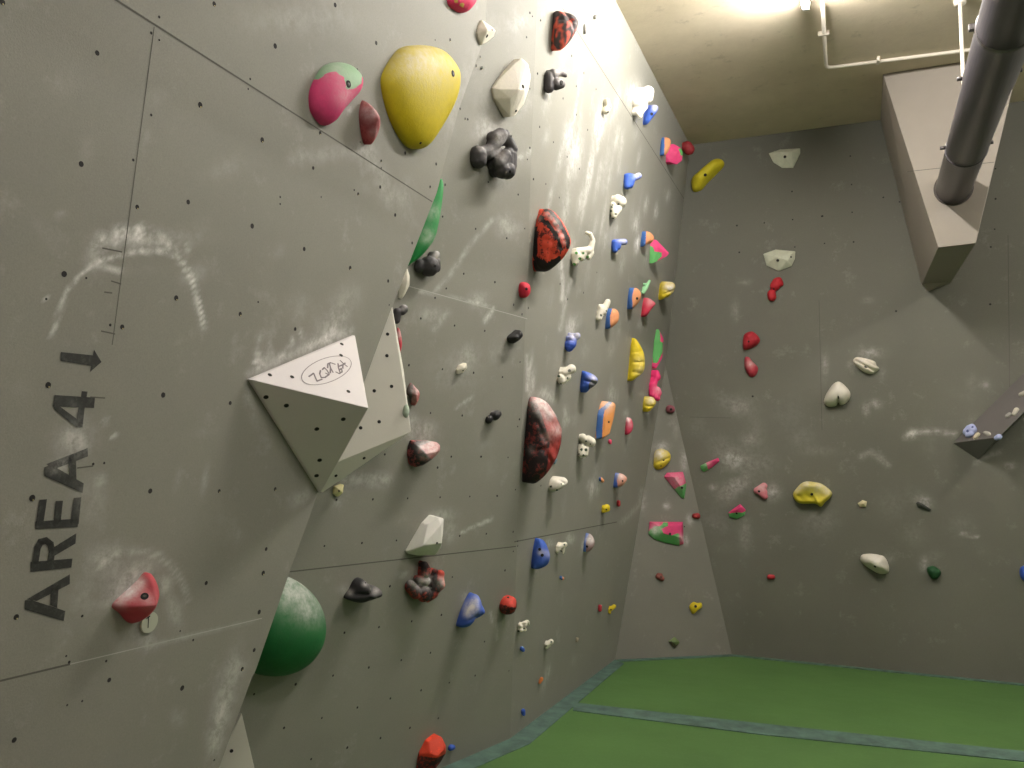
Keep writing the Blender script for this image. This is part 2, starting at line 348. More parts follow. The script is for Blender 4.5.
# long wall receding to the corner
mb = MB()
ct = corner(H)
mb.grid(A0z, corner(0), M1p(A0z, H), ct, 190, 230, 'M2')
M2holes = g(3.94, 500, 0, (160, 80), (148, 290), (282, 220), (330, 288), (300, 340), (300, 452), (248, 388), (378, 352), (345, 512), (156, 500), (210, 560), (264, 618), (312, 665), (132, 706), (180, 725)) \
  + g(3.94, 480, 190, (312, 30), (460, 325), (132, 452), (165, 490), (190, 465), (160, 560), (315, 370), (345, 430), (408, 405)) + g(8.53, 530, 440, (92, 390))\
  + g(8.53, 500, 530, (110, 15), (150, 95), (150, 135))
hole_set(mb, M2, M2holes, .0065, False)
z2 = np.mean([M2.at(p)[2] for p in ((596, 63), (678, 188))]); z3 = np.mean([M2.at(p)[2] for p in ((525, 541), (617, 521))])
seam_z(mb, M2, (562, 12), (688, 203), z2, 2, .006); seam_z(mb, M2, (514, 543), (617, 521), z3, 2, .006)
tag(mb.build('wall_long', MS), kind='structure')
# corner facet
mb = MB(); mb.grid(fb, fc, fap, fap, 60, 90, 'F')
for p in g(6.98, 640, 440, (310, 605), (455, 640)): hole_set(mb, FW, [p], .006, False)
tag(mb.build('wall_corner_facet', [wall_mat('dimmed_facet_paint', (118, 117, 108))] + MS[1:]), kind='structure')  # same wall grey, darkened to tone down the light the facet catches
# back wall
mb = MB()
XR = 4.6
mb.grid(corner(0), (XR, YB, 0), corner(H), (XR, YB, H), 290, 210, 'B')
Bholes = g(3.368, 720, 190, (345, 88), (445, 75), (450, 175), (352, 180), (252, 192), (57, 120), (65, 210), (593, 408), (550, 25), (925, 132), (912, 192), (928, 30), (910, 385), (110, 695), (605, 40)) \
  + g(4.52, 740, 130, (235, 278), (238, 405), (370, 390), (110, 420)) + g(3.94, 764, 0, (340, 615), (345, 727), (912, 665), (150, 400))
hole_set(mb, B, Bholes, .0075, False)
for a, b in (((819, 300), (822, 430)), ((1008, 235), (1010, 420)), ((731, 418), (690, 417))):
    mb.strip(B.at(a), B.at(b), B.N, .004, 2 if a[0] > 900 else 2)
tag(mb.build('wall_back', [wall_mat('dimmed_wall_paint', (110, 110, 100))] + MS[1:]), kind='structure')  # wall grey lowered here to stand in for weaker light on this wall
# unseen sides of the room
MPALE = simple('pale_room_wall', (150, 147, 139), .7, var=.05)
mb = MB(); mb.grid((XR, y0, 0), (XR, YB, 0), (XR, y0, H), (XR, YB, H), 4, 4); tag(mb.build('wall_right', [MPALE]), kind='structure')
mb = MB(); mb.grid(Lp(y0, 0), (XR, y0, 0), Lp(y0, H), (XR, y0, H), 4, 4); tag(mb.build('wall_rear', [MPALE]), kind='structure')
# ceiling
def ceil_mat():
    m, nt, p = newmat('concrete_ceiling')
    co = N_(nt, 'ShaderNodeTexCoord').outputs['Object']
    c = mixc(nt, ramp(nt, noise_n(nt, 1.6, 6, .7, co), .35, .65), lin((216, 204, 180)), lin((200, 188, 164)))
    c = mixc(nt, mathn(nt, 'MULTIPLY', ramp(nt, noise_n(nt, 9, 5, .7, co), .6, .75), .35), c, lin((120, 112, 92)))
    nt.links.new(c, p.inputs['Base Color']); p.inputs['Roughness'].default_value = .85
    b = N_(nt, 'ShaderNodeBump'); b.inputs['Strength'].default_value = .4; b.inputs['Distance'].default_value = .004
    nt.links.new(noise_n(nt, 40, 5, .7, co), b.inputs['Height']); nt.links.new(b.outputs[0], p.inputs['Normal'])
    return m
mb = MB(); mb.grid((-3.0, y0, H), (XR, y0, H), (-3.0, YB + .3, H), (XR, YB + .3, H), 4, 4)
tag(mb.build('ceiling', [ceil_mat()]), kind='structure')
# floor: padded mats
def mat_green():
    m, nt, p = newmat('green_mat_vinyl')
    co = N_(nt, 'ShaderNodeTexCoord').outputs['Object']
    c = mixc(nt, ramp(nt, noise_n(nt, 1.8, 4, .6, co), .3, .7), lin((72, 108, 52)), lin((64, 99, 46)))
    c = mixc(nt, mathn(nt, 'MULTIPLY', ramp(nt, noise_n(nt, 60, 3, .6, co), .55, .8), .2), c, lin((110, 140, 96)))
    nt.links.new(c, p.inputs['Base Color']); p.inputs['Roughness'].default_value = .7
    b = N_(nt, 'ShaderNodeBump'); b.inputs['Strength'].default_value = .5; b.inputs['Distance'].default_value = .02
    nt.links.new(noise_n(nt, 2.5, 3, .5, co), b.inputs['Height']); nt.links.new(b.outputs[0], p.inputs['Normal'])
    return m
MG = mat_green()
MBLUE = simple('blue_grey_velcro_strip', (80, 108, 98), .85, var=.25, bscale=40, bump=.3)
mb = MB(); mb.grid((-3.0, 1.7, 0), (XR, 1.7, 0), (-3.0, YB + .1, 0), (XR, YB + .1, 0), 4, 4); mb.grid((-3.0, y0, 0), (XR, y0, 0), (-3.0, 1.7, 0), (XR, 1.7, 0), 4, 4, mi=1)
fl = mb.build('floor', [MG, simple('pale_bounce_floor', (156, 150, 141), .7, var=.06)]); tag(fl, kind='structure')  # unseen floor behind the viewer, added pale to bounce neutral light
def flstrip(name, pts_l, pts_r, z=.004):
    V = [(p[0], p[1], z) for p in pts_l] + [(p[0], p[1], z) for p in pts_r] + [(p[0], p[1], 0) for p in pts_l] + [(p[0], p[1], 0) for p in pts_r]
    n = len(pts_l); Fc = []
    for i in range(n - 1):
        Fc += [(i, i + 1, n + i + 1, n + i), (i, 2 * n + i, 2 * n + i + 1, i + 1), (n + i, n + i + 1, 3 * n + i + 1, 3 * n + i)]
    return tag(link(name, V, Fc, MBLUE), kind='structure')
fh = lambda px: hit(px, (0, 0, 0), (0, 0, 1))
wl_ = [A0z - fd * 1.2, A0z, fb, ]
wr_ = [A0z - fd * 1.2 + np.array([.115, -.02, 0]), A0z + np.array([.13, -.03, 0]), fb + np.array([.10, -.1, 0])]
flstrip('trim_1', wl_, wr_)
s1, s2, s3 = fh((573, 703)), fh((760, 724)), fh((1024, 752)); ext = s3 + (s3 - s2) * 2
t1, t2, t3 = fh((573, 711)), fh((760, 735)), fh((1024, 762)); ext2 = t3 + (t3 - t2) * 2
flstrip('trim_2', [s1, s2, s3, ext], [t1, t2, t3, ext2], .005)
flstrip('trim_3', [fb + np.array([.02, -.0, 0]), fc, (XR, YB, 0)], [fb + np.array([.05, -.05, 0]), fc + np.array([0.02, -.05, 0]), (XR, YB - .07, 0)], .006)
# ------------------------------------------------------------------ climbing holds
def catmull(P, n):
    P = np.array(P, float); k = len(P); out = []
    for i in range(k):
        p0, p1, p2, p3 = P[i - 1], P[i], P[(i + 1) % k], P[(i + 2) % k]
        for t in np.linspace(0, 1, 12, endpoint=False):
            out.append(.5 * ((2 * p1) + (p2 - p0) * t + (2 * p0 - 5 * p1 + 4 * p2 - p3) * t * t + (3 * p1 - p0 - 3 * p2 + p3) * t ** 3))
    return resample(np.array(out), n)
def resample(P, n):
    Q = np.vstack([P, P[:1]]); s = np.concatenate([[0], np.cumsum(np.linalg.norm(np.diff(Q, axis=0), axis=1))])
    t = np.linspace(0, s[-1], n, endpoint=False)
    return np.stack([np.interp(t, s, Q[:, i]) for i in range(2)], -1)
def inpoly(p, poly):
    x, y = p; c = False; j = len(poly) - 1
    for i in range(len(poly)):
        xi, yi = poly[i]; xj, yj = poly[j]
        if (yi > y) != (yj > y) and x < (xj - xi) * (y - yi) / (yj - yi) + xi: c = not c
        j = i
    return c
DEFA = dict(L=4, M1=18, M2=46, F=0, B=0)
GR = dict(L='holds on the left overhanging wall', M1='holds on the recessed wall', M2='holds on the long wall', F='holds on the corner facet', B='holds on the back wall')
class Frame:
    """plane standing in a hold: through the anchor on the wall, turned alpha degrees out of the wall"""
    def __init__(s, w, anchor_px, alpha, off=0.0):
        s.w = w; a = math.radians(alpha)
        s.A = w.at(anchor_px); s.T = w.U * math.cos(a) + w.N * math.sin(a); s.W = -w.U * math.sin(a) + w.N * math.cos(a)
        s.P = s.A + w.N * off
        s.scale = np.linalg.norm(s.A - C) / F          # metres per pixel here
    def at(s, px): return hit(px, s.P, s.W)
def marks(V, tone, chk, verts_only=None):
    P = proj(V); t = np.zeros(len(V)); c = np.zeros(len(V))
    if tone:
        for k in tone:
            if isinstance(k, tuple) and len(k) == 3 and not isinstance(k[0], tuple):
                t = np.maximum(t, (np.hypot(P[:, 0] - k[0], P[:, 1] - k[1]) < k[2]).astype(float))
            else:
                t = np.maximum(t, np.array([1.0 if inpoly(p, k) else 0.0 for p in P]))
    for x, y, r, i in chk or []:
        c += i * np.exp(-(((P[:, 0] - x) ** 2 + (P[:, 1] - y) ** 2) / r ** 2))
    return t, np.clip(c, 0, 1)
def finish(ob, w, label, bolts, cat='climbing hold', group=None, scale=None):
    tag(ob, label, cat, group or GR[w.name])
    if bolts:
        me = ob.data; bvh = BVHTree.FromPolygons([Vector(v.co) + ob.location for v in me.vertices], [tuple(p.vertices) for p in me.polygons])
        for bx, by, br in bolts:
            r = ray(bx, by); loc, nrm, _, dist = bvh.ray_cast(Vector(C), Vector(r))
            if loc is None: continue
            n = nn(nrm); n = n if np.dot(n, r) < 0 else -n
            rad = br * dist / F; loc = np.array(loc)
            u = nn(np.cross(n, (0, 0, 1))); v = np.cross(n, u); k = 16
            def ring(rr, h): return [loc + n * h + rr * (u * math.cos(2 * math.pi * i / k) + v * math.sin(2 * math.pi * i / k)) for i in range(k)]
            # countersunk socket: dark collar with a recessed steel head
            V = ring(rad, -.002) + ring(rad, .0012) + ring(rad * .8, .0016) + ring(rad * .5, .0008) + ring(rad * .42, .0022); V.append(loc + n * .0022)
            Fc = []; mi = []
            for a in range(4):
                for i in range(k): Fc.append((a * k + i, a * k + (i + 1) % k, (a + 1) * k + (i + 1) % k, (a + 1) * k + i)); mi.append(1 if a == 3 else 0)
            for i in range(k): Fc.append((4 * k + i, 4 * k + (i + 1) % k, 5 * k)); mi.append(1)
            link('bolt', V, Fc, [MDARK, MMETAL if br > 2.5 else MDARK], loc=loc, parent=ob, midx=mi)
    return ob
def hold(wn, out, label, mat, thick=.5, alpha=None, peak=None, prof=(2.2, 2.0), tone=None, chk=None, bolts=None, bumps=None, grooves=None,
         rough=.02, faceted=False, name='climbing_hold', anchor=None, cat='climbing hold', base=0.0, w=None, n=64, rings=16, group=None):
    w = w or WALLS[wn]; out = np.array(out, float)
    alpha = DEFA[wn] if alpha is None else alpha
    cen = out.mean(0)
    if anchor is None:
        anchor = (out[:, 0].min(), cen[1]) if alpha > 0 else tuple(cen)
    fr = Frame(w, anchor, alpha, base)
    O = resample(out, n) if faceted else catmull(out, n)
    pk = np.array(peak if peak is not None else cen, float)
    size = min(np.ptp(out[:, 0]), np.ptp(out[:, 1])) * fr.scale
    t = thick * size
    V = []; px = []
    seed = Vector((cen[0] * .37, cen[1] * .53, 1.7))
    sdist = np.ptp(out[:, 0]) + np.ptp(out[:, 1])
    for j in range(rings + 1):
        rho = 1 - (j / rings) ** 1.0 if j else 1.0
        rho = math.cos((j / rings) * math.pi / 2) if prof[1] > 1.5 else 1 - j / rings
        hh = t * (max(0, 1 - rho ** prof[0])) ** (1 / prof[1])
        pts = pk + (O - pk) * rho if j < rings else [pk]
        for q in pts:
            P = fr.at(q); h = hh
            for b in bumps or []: h += b[3] * fr.scale * math.exp(-((q[0] - b[0]) ** 2 + (q[1] - b[1]) ** 2) / b[2] ** 2) * min(1, (1 - rho) * 4)
            for gq in grooves or []:
                d = segd(np.array([q]), gq[0], gq[1])[0]; h -= gq[3] * fr.scale * math.exp(-(d / gq[2]) ** 2) * min(1, (1 - rho) * 4)
            if rough: h += size * rough * min(1, (1 - rho) * 3) * (noise.fractal(Vector(P) * (3.0 / max(size, .02)) + seed, 1.0, 2.0, 3))
            V.append(P + fr.W * h)
    V = np.array(V)
    hh = w.h(V); lift = np.clip(.0015 - hh, 0, None); V = V + lift[:, None] * w.N
    Fc = [(j * n + i, j * n + (i + 1) % n, (j + 1) * n + (i + 1) % n, (j + 1) * n + i) for j in range(rings - 1) for i in range(n)]
    Fc += [((rings - 1) * n + i, (rings - 1) * n + (i + 1) % n, rings * n) for i in range(n)]
    # flanks going straight back to the wall
    o0 = len(V); foot = V[:n] - np.outer(w.h(V[:n]) + .001, w.N); mid = V[:n] * .5 + foot * .5
    V = np.vstack([V, mid, foot])
    Fc += [(i, o0 + i, o0 + (i + 1) % n, (i + 1) % n) for i in range(n)]
    Fc += [(o0 + i, o0 + n + i, o0 + n + (i + 1) % n, o0 + (i + 1) % n) for i in range(n)] + [tuple(range(o0 + n, o0 + 2 * n))]
    tn, ck = marks(V, tone, chk)
    ob = link(name, V, Fc, mat, loc=fr.A, smooth=not faceted, attrs=dict(tone=tn, chalk=ck))
    fixnormals(ob)
    return finish(ob, w, label, bolts, cat, group)
def gem(wn, base_out, peaks, label, mat, tone=None, chk=None, bolts=None, alpha=None, anchor=None, off=.012, name='climbing_hold', cat='climbing hold', sub=5, bev=.003, w=None, group=None):
    """faceted hold: hull of its outline lying off the wall, its foot and its raised corners (px, py, metres)"""
    w = w or WALLS[wn]; out = np.array(base_out, float); alpha = DEFA[wn] if alpha is None else alpha
    anchor = anchor or ((out[:, 0].min(), out[:, 1].mean()) if alpha > 0 else tuple(out.mean(0)))
    fr = Frame(w, anchor, alpha, off)
    top = [fr.at(p) for p in out]; pts = top + [P - w.N * (w.h(P) + .001) for P in top] + [fr.at((p[0], p[1])) + fr.W * p[2] for p in peaks]
    pts = [P if w.h(P) > -.001 else P - w.N * (w.h(P) + .001) for P in pts]
    bm = bmesh.new()
    for P in pts: bm.verts.new(Vector(P - fr.A))
    r = bmesh.ops.convex_hull(bm, input=bm.verts)
    bmesh.ops.delete(bm, geom=[v for v in r['geom_interior'] if isinstance(v, bmesh.types.BMVert)], context='VERTS')
    bmesh.ops.dissolve_limit(bm, angle_limit=.03, verts=bm.verts, edges=bm.edges)
    if bev: bmesh.ops.bevel(bm, geom=bm.edges[:], offset=bev, segments=2, profile=.5, affect='EDGES')
    bmesh.ops.triangulate(bm, faces=bm.faces)
    if sub:
        for _ in range(sub):
            L_ = [e for e in bm.edges if e.calc_length() > 1.3 * fr.scale]
            if not L_: break
            bmesh.ops.subdivide_edges(bm, edges=L_, cuts=1)
            bmesh.ops.triangulate(bm, faces=bm.faces)
    bmesh.ops.recalc_face_normals(bm, faces=bm.faces)
    V = np.array([list(v.co) for v in bm.verts]) + fr.A; Fc = [tuple(v.index for v in f.verts) for f in bm.faces]; bm.free()
    tn, ck = marks(V, tone, chk)
    ob = link(name, V, Fc, mat, loc=fr.A, attrs=dict(tone=tn, chalk=ck))
    return finish(ob, w, label, bolts, cat, group)
def lobes(wn, caps, label, mat, alpha=None, anchor=None, tone=None, chk=None, bolts=None, vox=.9, smooth=3, rough=.0, name='climbing_hold', w=None, stem=.8, group=None, stem_min=0):
    """knobbly hold: fused round lobes (x1,y1,r1,x2,y2,r2 px [, metres further out])"""
    w = w or WALLS[wn]; alpha = DEFA[wn] if alpha is None else alpha
    xs = [c[0] - c[2] for c in caps] + [c[3] - c[5] for c in caps]; ys = [c[1] for c in caps]
    anchor = anchor or ((min(xs), sum(ys) / len(ys)) if alpha > 0 else (sum(xs) / len(xs), sum(ys) / len(ys)))
    fr = Frame(w, anchor, alpha, 0 if alpha > 0 else min(c[2] for c in caps) * .5 * Frame(w, anchor, alpha).scale)
    bm = bmesh.new()
    def ball(P, r): bmesh.ops.create_icosphere(bm, subdivisions=2, radius=r, matrix=Matrix.Translation(Vector(P - fr.A)))
    for c in caps:
        off = c[6] if len(c) > 6 else 0
        a = fr.at(c[:2]) + fr.W * off; b = fr.at(c[3:5]) + fr.W * off; k = max(1, int(np.linalg.norm(a - b) / (min(c[2], c[5]) * fr.scale * .35)))
        for i in range(k + 1):
            t = i / k; P = a * (1 - t) + b * t; r = (c[2] * (1 - t) + c[5] * t) * fr.scale
            ball(P, r)
            if stem and c[2] >= stem_min and (i == 0 or i == k // 2):
                h = w.h(P); m_ = int(h / (r * .4))
                for q in range(1, m_ + 1): ball(P - w.N * (h * q / max(1, m_)), r * stem)
    me = bpy.data.meshes.new('tmp'); bm.to_mesh(me); bm.free()
    tmp = bpy.data.objects.new('tmp', me); COL.objects.link(tmp)
    md = tmp.modifiers.new('r', 'REMESH'); md.mode = 'VOXEL'; md.voxel_size = vox * fr.scale * .8
    dg = bpy.context.evaluated_depsgraph_get(); ev = tmp.evaluated_get(dg); me2 = bpy.data.meshes.new_from_object(ev)
    bm = bmesh.new(); bm.from_mesh(me2); bpy.data.objects.remove(tmp)
    for _ in range(smooth): bmesh.ops.smooth_vert(bm, verts=bm.verts, factor=.5, use_axis_x=True, use_axis_y=True, use_axis_z=True)
    V = np.array([list(v.co) for v in bm.verts]) + fr.A; Fc = [tuple(v.index for v in f.verts) for f in bm.faces]; bm.free()
    if rough:
        for i in range(len(V)): V[i] += fr.W * rough * fr.scale * noise.noise(Vector(V[i]) * (.35 / fr.scale))
    h = w.h(V); V = V + np.clip(.001 - h, 0, None)[:, None] * w.N
    tn, ck = marks(V, tone, chk)
    ob = link(name, V, Fc, mat, loc=fr.A, smooth=True, attrs=dict(tone=tn, chalk=ck))
    return finish(ob, w, label, bolts, group=group)
# colours
WH = (226, 220, 204); WH2 = (214, 212, 196); BK = (62, 60, 62); BLU = (56, 92, 184); PNK = (218, 66, 120); GRN = (92, 166, 94); YEL = (210, 186, 34); ORG = (212, 144, 100)
RED = (196, 52, 66); DGR = (26, 110, 58); LOR = (232, 74, 46); BLK2 = (40, 34, 34)
mW = hold_mat(WH); mWd = hold_mat(WH, (60, 74, 58)); mBk = hold_mat(BK); mBl = hold_mat(BLU); mPG = hold_mat(PNK, GRN); mY = hold_mat(YEL); mOB = hold_mat(ORG, (64, 104, 168))
mR = hold_mat(RED); mG = hold_mat(DGR); mLava = hold_mat((74, 66, 67), (222, 96, 76), 'lava'); mMar = hold_mat((44, 30, 32), (178, 66, 62), 'marble')
mRM = hold_mat((150, 58, 64), (196, 96, 98), 'marble')
X = 3.94
# --- left wall
hold('L', g(X, 260, 0, (245, 492), (200, 440), (192, 370), (215, 310), (250, 262), (300, 245), (350, 255), (385, 285), (397, 320), (385, 360), (350, 400), (310, 445), (280, 485)),
     'large smooth pink hold with a pale green cap, left of the big yellow one', hold_mat((214, 66, 120), (140, 176, 140)), .30, peak=(334, 88), prof=(2.4, 1.7), bolts=[(348.5, 84, 3.3)],
     tone=[tuple(g(X, 260, 0, (180, 325), (235, 308), (262, 288), (290, 280), (330, 305), (345, 352), (370, 350), (400, 330), (410, 230), (200, 230)))], chk=[(346, 95, 12, .25), (333, 68, 14, .25)], rough=.0)
hold('L', g(X, 260, 0, (405, 395), (430, 415), (455, 450), (468, 490), (460, 535), (435, 570), (415, 545), (398, 500), (388, 450), (394, 415)),
     'narrow dull red leaf-shaped hold between the pink and the big yellow one', mRM, .75, alpha=22, peak=(368, 119), prof=(1.6, 1.2), chk=[(369, 112, 10, .45), (374, 132, 5, .3)], rough=.05)
hold('L', g(X, 260, 0, (615, 588), (575, 565), (530, 500), (495, 420), (474, 330), (485, 280), (520, 225), (555, 190), (610, 178), (670, 182), (715, 200), (755, 245), (775, 290), (770, 360), (745, 430), (700, 510), (655, 575)),
     'biggest yellow teardrop hold at the top of the left wall', hold_mat((196, 176, 20)), .24, peak=(424, 82), prof=(3.0, 1.8), bolts=[(453, 73.5, 3.0), (420.5, 143, 1.3)], chk=[(425, 58, 26, .35), (400, 62, 14, .15)], rough=.0)
hold('L', [(447, -2), (449, 6), (462, 13), (469.5, 8), (474, -1), (470, -9), (458, -13), (449, -9)], 'pink hold with yellow specks, cut by the top edge above the yellow teardrop',
     hold_mat((214, 50, 96), (196, 160, 80)), .45, tone=[(462, 5, 2.5), (456, 1, 2)], prof=(2, 1.8))
gem('L', g(8.53, 460, 0, (185, 385), (165, 340), (152, 285), (160, 235), (190, 170), (230, 200), (275, 230), (298, 275), (285, 315), (230, 360)),
    [(481, 31, .035), (490, 31, .03), (486, 27, .025)], 'small off-white faceted hold near the top, beside the fold between the left and recessed walls', mW, bolts=[(487, 36, 1.6), (492, 29.5, 1)], off=.01)
hold('L', g(6.827, 70, 540, (285, 455), (320, 405), (400, 340), (470, 280), (520, 228), (555, 232), (578, 275), (580, 320), (550, 400), (520, 470), (480, 540), (425, 570), (385, 550), (340, 500)),
     'red three-cornered hold dusted with chalk, right of the black wall lettering', hold_mat((176, 62, 72)), .55, peak=(139, 599), prof=(1.5, 1.25), bolts=[(144.6, 596.3, 3.4)],
     chk=[(130, 591, 9, .75), (120, 600, 7, .6), (140, 582, 6, .6), (148, 600, 8, .25)], rough=.02, alpha=6)
# numbered tag
tq = L.at((148, 622)); mb = MB(); rr = 9.2 * np.linalg.norm(tq - C) / F; k = 28
rim = [tq + L.N * .001 + rr * (L.U * math.cos(2 * math.pi * i / k) + L.V * math.sin(2 * math.pi * i / k)) for i in range(k)]; rim2 = [p + L.N * .006 for p in rim]
mb.add(rim + rim2, [(i, (i + 1) % k, k + (i + 1) % k, k + i) for i in range(k)] + [tuple(range(k, 2 * k))], 0)
tagm = mb.build('number_tag', [simple('tag_plastic', (176, 180, 162), .6)], loc=tq); tag(tagm, 'small round pale tag marked 1 at the lower right of the chalky red hold', 'number tag')
mb = MB()
for a, b in (((148.7, 616.5), (148, 628)), ((148.7, 616.5), (146.5, 619)), ((150.2, 615.8), (148.3, 617.5))):
    A_, B_ = L.at(a, .0074), L.at(b, .0074); mb.strip(A_, B_, L.N, .0036, 0, 0)
mb.build('number_mark', [MDARK], loc=tq, parent=tagm)
# --- recessed wall
gem('M1', [(521.6, 58), (528, 63.5), (531, 76), (529, 89), (524, 104), (515, 115.5), (510, 117), (506, 110), (495, 98), (492.5, 88), (498.6, 80), (514, 64)],
    [(505, 100, .04), (524, 66, .02), (518, 92, .05), (511, 92, .06), (497, 90, .02)], 'large cream wedge-shaped hold above the twin black lobes', mW, bolts=[(523, 86.5, 1.9), (516, 111, 1.2)], alpha=14, chk=[(520, 75, 14, .5)])
Q = lambda x, y: (460 + x / 8.53, 100 + y / 8.53)
lobes('M1', [(*Q(150, 470), 9.5, *Q(150, 505), 9.5), (*Q(200, 450), 7, *Q(240, 430), 6.5), (*Q(250, 430), 6, *Q(335, 330), 7), (*Q(300, 320), 7, *Q(345, 300), 7.5), (*Q(390, 290), 4.6, *Q(445, 420), 6), (*Q(350, 600), 9, *Q(390, 605), 9, .01), (*Q(430, 560), 7, *Q(435, 470), 6.5),
     (*Q(320, 545), 7.5, *Q(365, 480), 7, .014), (*Q(400, 540), 8, *Q(410, 460), 7), (*Q(240, 470), 5, *Q(330, 430), 4)],
     'dark grey hold of fused bulging lobes below the large cream wedge', mBk, alpha=14,
     chk=[(*Q(340, 320), 7, .45), (*Q(350, 490), 6, .4), (*Q(180, 400), 4, .3), (*Q(300, 440), 4, .3)], bolts=[(*Q(437, 305), 1.4), (*Q(425, 610), 1.2)], vox=1.0, smooth=1)
hold('M1', g(5.12, 380, 180, (300, 0), (318, 10), (312, 90), (295, 200), (270, 300), (230, 360), (190, 405), (150, 430), (128, 440), (130, 330), (170, 200), (230, 90)),
     'tall green blade of a hold half hidden behind the left wall edge', hold_mat((30, 138, 66)), .30, alpha=8, chk=[(433, 212, 8, .3), (428, 236, 8, .35)], rough=.01, peak=(422, 232))
lobes('M1', [(429, 266, 10.5, 429, 267, 10), (419, 267, 6, 420, 265, 6), (436, 255, 4.5, 433, 259, 5), (436, 262, 5, 436, 268, 5)], 'round dark grey hold tucked under the green blade', mBk, chk=[(437, 253, 4.5, .7)], bolts=[(435, 266, 1.2)])
gem('M1', [(407, 267), (410, 276), (409.7, 285.5), (405, 295), (402, 299), (399, 298), (399, 280)], [(405, 280, .02), (403, 288, .02)], 'cream hold peeping past the left wall edge, above the small grey lobes', mW, alpha=10, off=.006)
lobes('M1', [(397, 312, 4.5, 396.5, 320, 4), (404, 309, 4.6, 402, 311, 4.6)], 'small pair of grey lobes at the top tip of the rear white volume', mBk, chk=[(404, 306, 4, .5)])
hold('M1', [(397, 328), (400, 331), (401.6, 343), (400.2, 353), (397.5, 351), (396, 340)], 'thin pink-red sliver of a hold behind the upper edge of the rear white volume', mR, .5, chk=[(399, 335, 5, .5)], rough=.02)
hold('M1', g(8.53, 390, 380, (180, 25), (215, 60), (248, 100), (245, 160), (215, 215), (190, 205), (172, 145), (140, 120), (145, 70)), 'small red and black pointed hold at the right edge of the rear white volume', mMar, .6,
     tone=[((414, 380), (425, 380), (425, 410), (411, 410), (412, 395))], chk=[(415, 390, 6, .55), (414, 400, 4, .3)], rough=.08, prof=(1.6, 1.3))
gem('M1', g(X, 240, 190, (855, 708), (870, 690), (893, 682), (896, 700), (880, 720), (860, 726)), [(463, 368, .012)], 'small cream hold alone on the grey panel right of the rear white volume', mW, bolts=[(463, 370.5, .8)], bev=.002)
lobes('M1', [(488.5, 420, 4, 489, 419, 4), (495, 415.5, 5.3, 498, 414, 4)], 'small black knobby hold left of the big dark red dome', hold_mat((38, 37, 38)), chk=[(492, 410, 2.5, .35)])
hold('M1', [(507, 337), (513, 333), (519, 330), (521, 335), (518, 340), (512, 343.5), (508, 341)], 'small black hold below the red knob, near the wall edge', hold_mat((38, 37, 38)), .55, bumps=[(511, 337, 3, 2), (517, 334, 3, 2)], rough=.04)
hold('M1', [(518.5, 290), (519.5, 284), (523.5, 282), (528, 284), (529.3, 290), (527.5, 296), (523.5, 298), (520, 296)], 'round crimson knob just left of the wall edge, below the striped hold', hold_mat((204, 44, 66)), .6, bolts=[(526.4, 289, 1.4)], rough=.02)
gem('M1', g(8.53, 390, 380, (185, 515), (220, 555), (280, 548), (340, 540), (400, 530), (428, 555), (430, 600), (400, 640), (340, 690), (280, 730), (220, 745), (180, 720), (155, 640), (160, 570)),
    [(420, 452, .06), (433, 450, .045), (424, 460, .045)], 'black hold with a chalky pink-white upper face, under the rear white volume', hold_mat((38, 30, 32), (196, 84, 84), 'marble'),
    tone=[((420, 446), (440, 438), (446, 452), (434, 461), (428, 456))], chk=[(432, 447, 9, .8), (421, 446, 5, .4), (424, 456, 5, .2)], bev=.004, alpha=22)
gem('M1', [(335, 486.6), (344, 484.6), (343, 493), (338, 497), (334, 494)], [(339, 490, .015)], 'tiny cream hold just under the bottom tip of the white volumes', hold_mat((220, 212, 160)), bolts=[(339, 491, .9)], bev=.002)
gem('M1', g(X, 240, 380, (657, 675), (700, 620), (740, 570), (780, 542), (803, 545), (800, 600), (792, 660), (770, 690), (700, 692), (665, 685)),
    [(418, 543, .05), (437, 541, .045), (438, 523, .03)], 'white wedge hold with a flat shaded underside, above the red and black bowl', hold_mat((214, 214, 204)), bolts=[(437, 543, 1)], chk=[(432, 530, 14, .6)], alpha=20)
hold('M1', g(5.12, 330, 540, (70, 290), (100, 255), (130, 210), (165, 198), (190, 228), (235, 238), (255, 255), (235, 280), (190, 300), (140, 315), (90, 305)), 'lumpy black hold left of the red and black bowl', hold_mat((44, 43, 45)), .75,
     bumps=[(361, 585, 4, 3), (374, 590, 4, 4), (366, 592, 3, 3)], grooves=[((348, 592), (366, 588), 1.5, 2)], chk=[(365, 584, 2.5, .5), (376, 590, 4, .3), (350, 592, 3, .4)], rough=.05, bolts=[(365.5, 583, .8)])
R5 = lambda x, y: (330 + x / 5.12, 540 + y / 5.12)
lobes('M1', [(*R5(410, 235), 6, *R5(440, 270), 6.5), (*R5(480, 280), 7.5, *R5(480, 270), 7.5), (*R5(490, 170), 5, *R5(490, 150), 4.5), (*R5(486, 125), 3.2, *R5(495, 160), 5), (*R5(560, 230), 6, *R5(555, 200), 6), (*R5(565, 175), 4.5, *R5(545, 250), 5), (*R5(455, 200), 3.4, *R5(490, 210), 5), (*R5(530, 275), 5, *R5(500, 300), 4)],
      'red and black marbled hold with a chalked bowl, lowest but one on the recessed wall', hold_mat((42, 34, 35), (206, 72, 54), 'marble'),
      tone=[((439, 564), (448, 564), (448, 590), (437, 580))], chk=[(*R5(450, 225), 5, .6), (*R5(500, 210), 6, .75), (*R5(570, 215), 5, .6), (*R5(410, 210), 3, .5)], alpha=20, smooth=1)
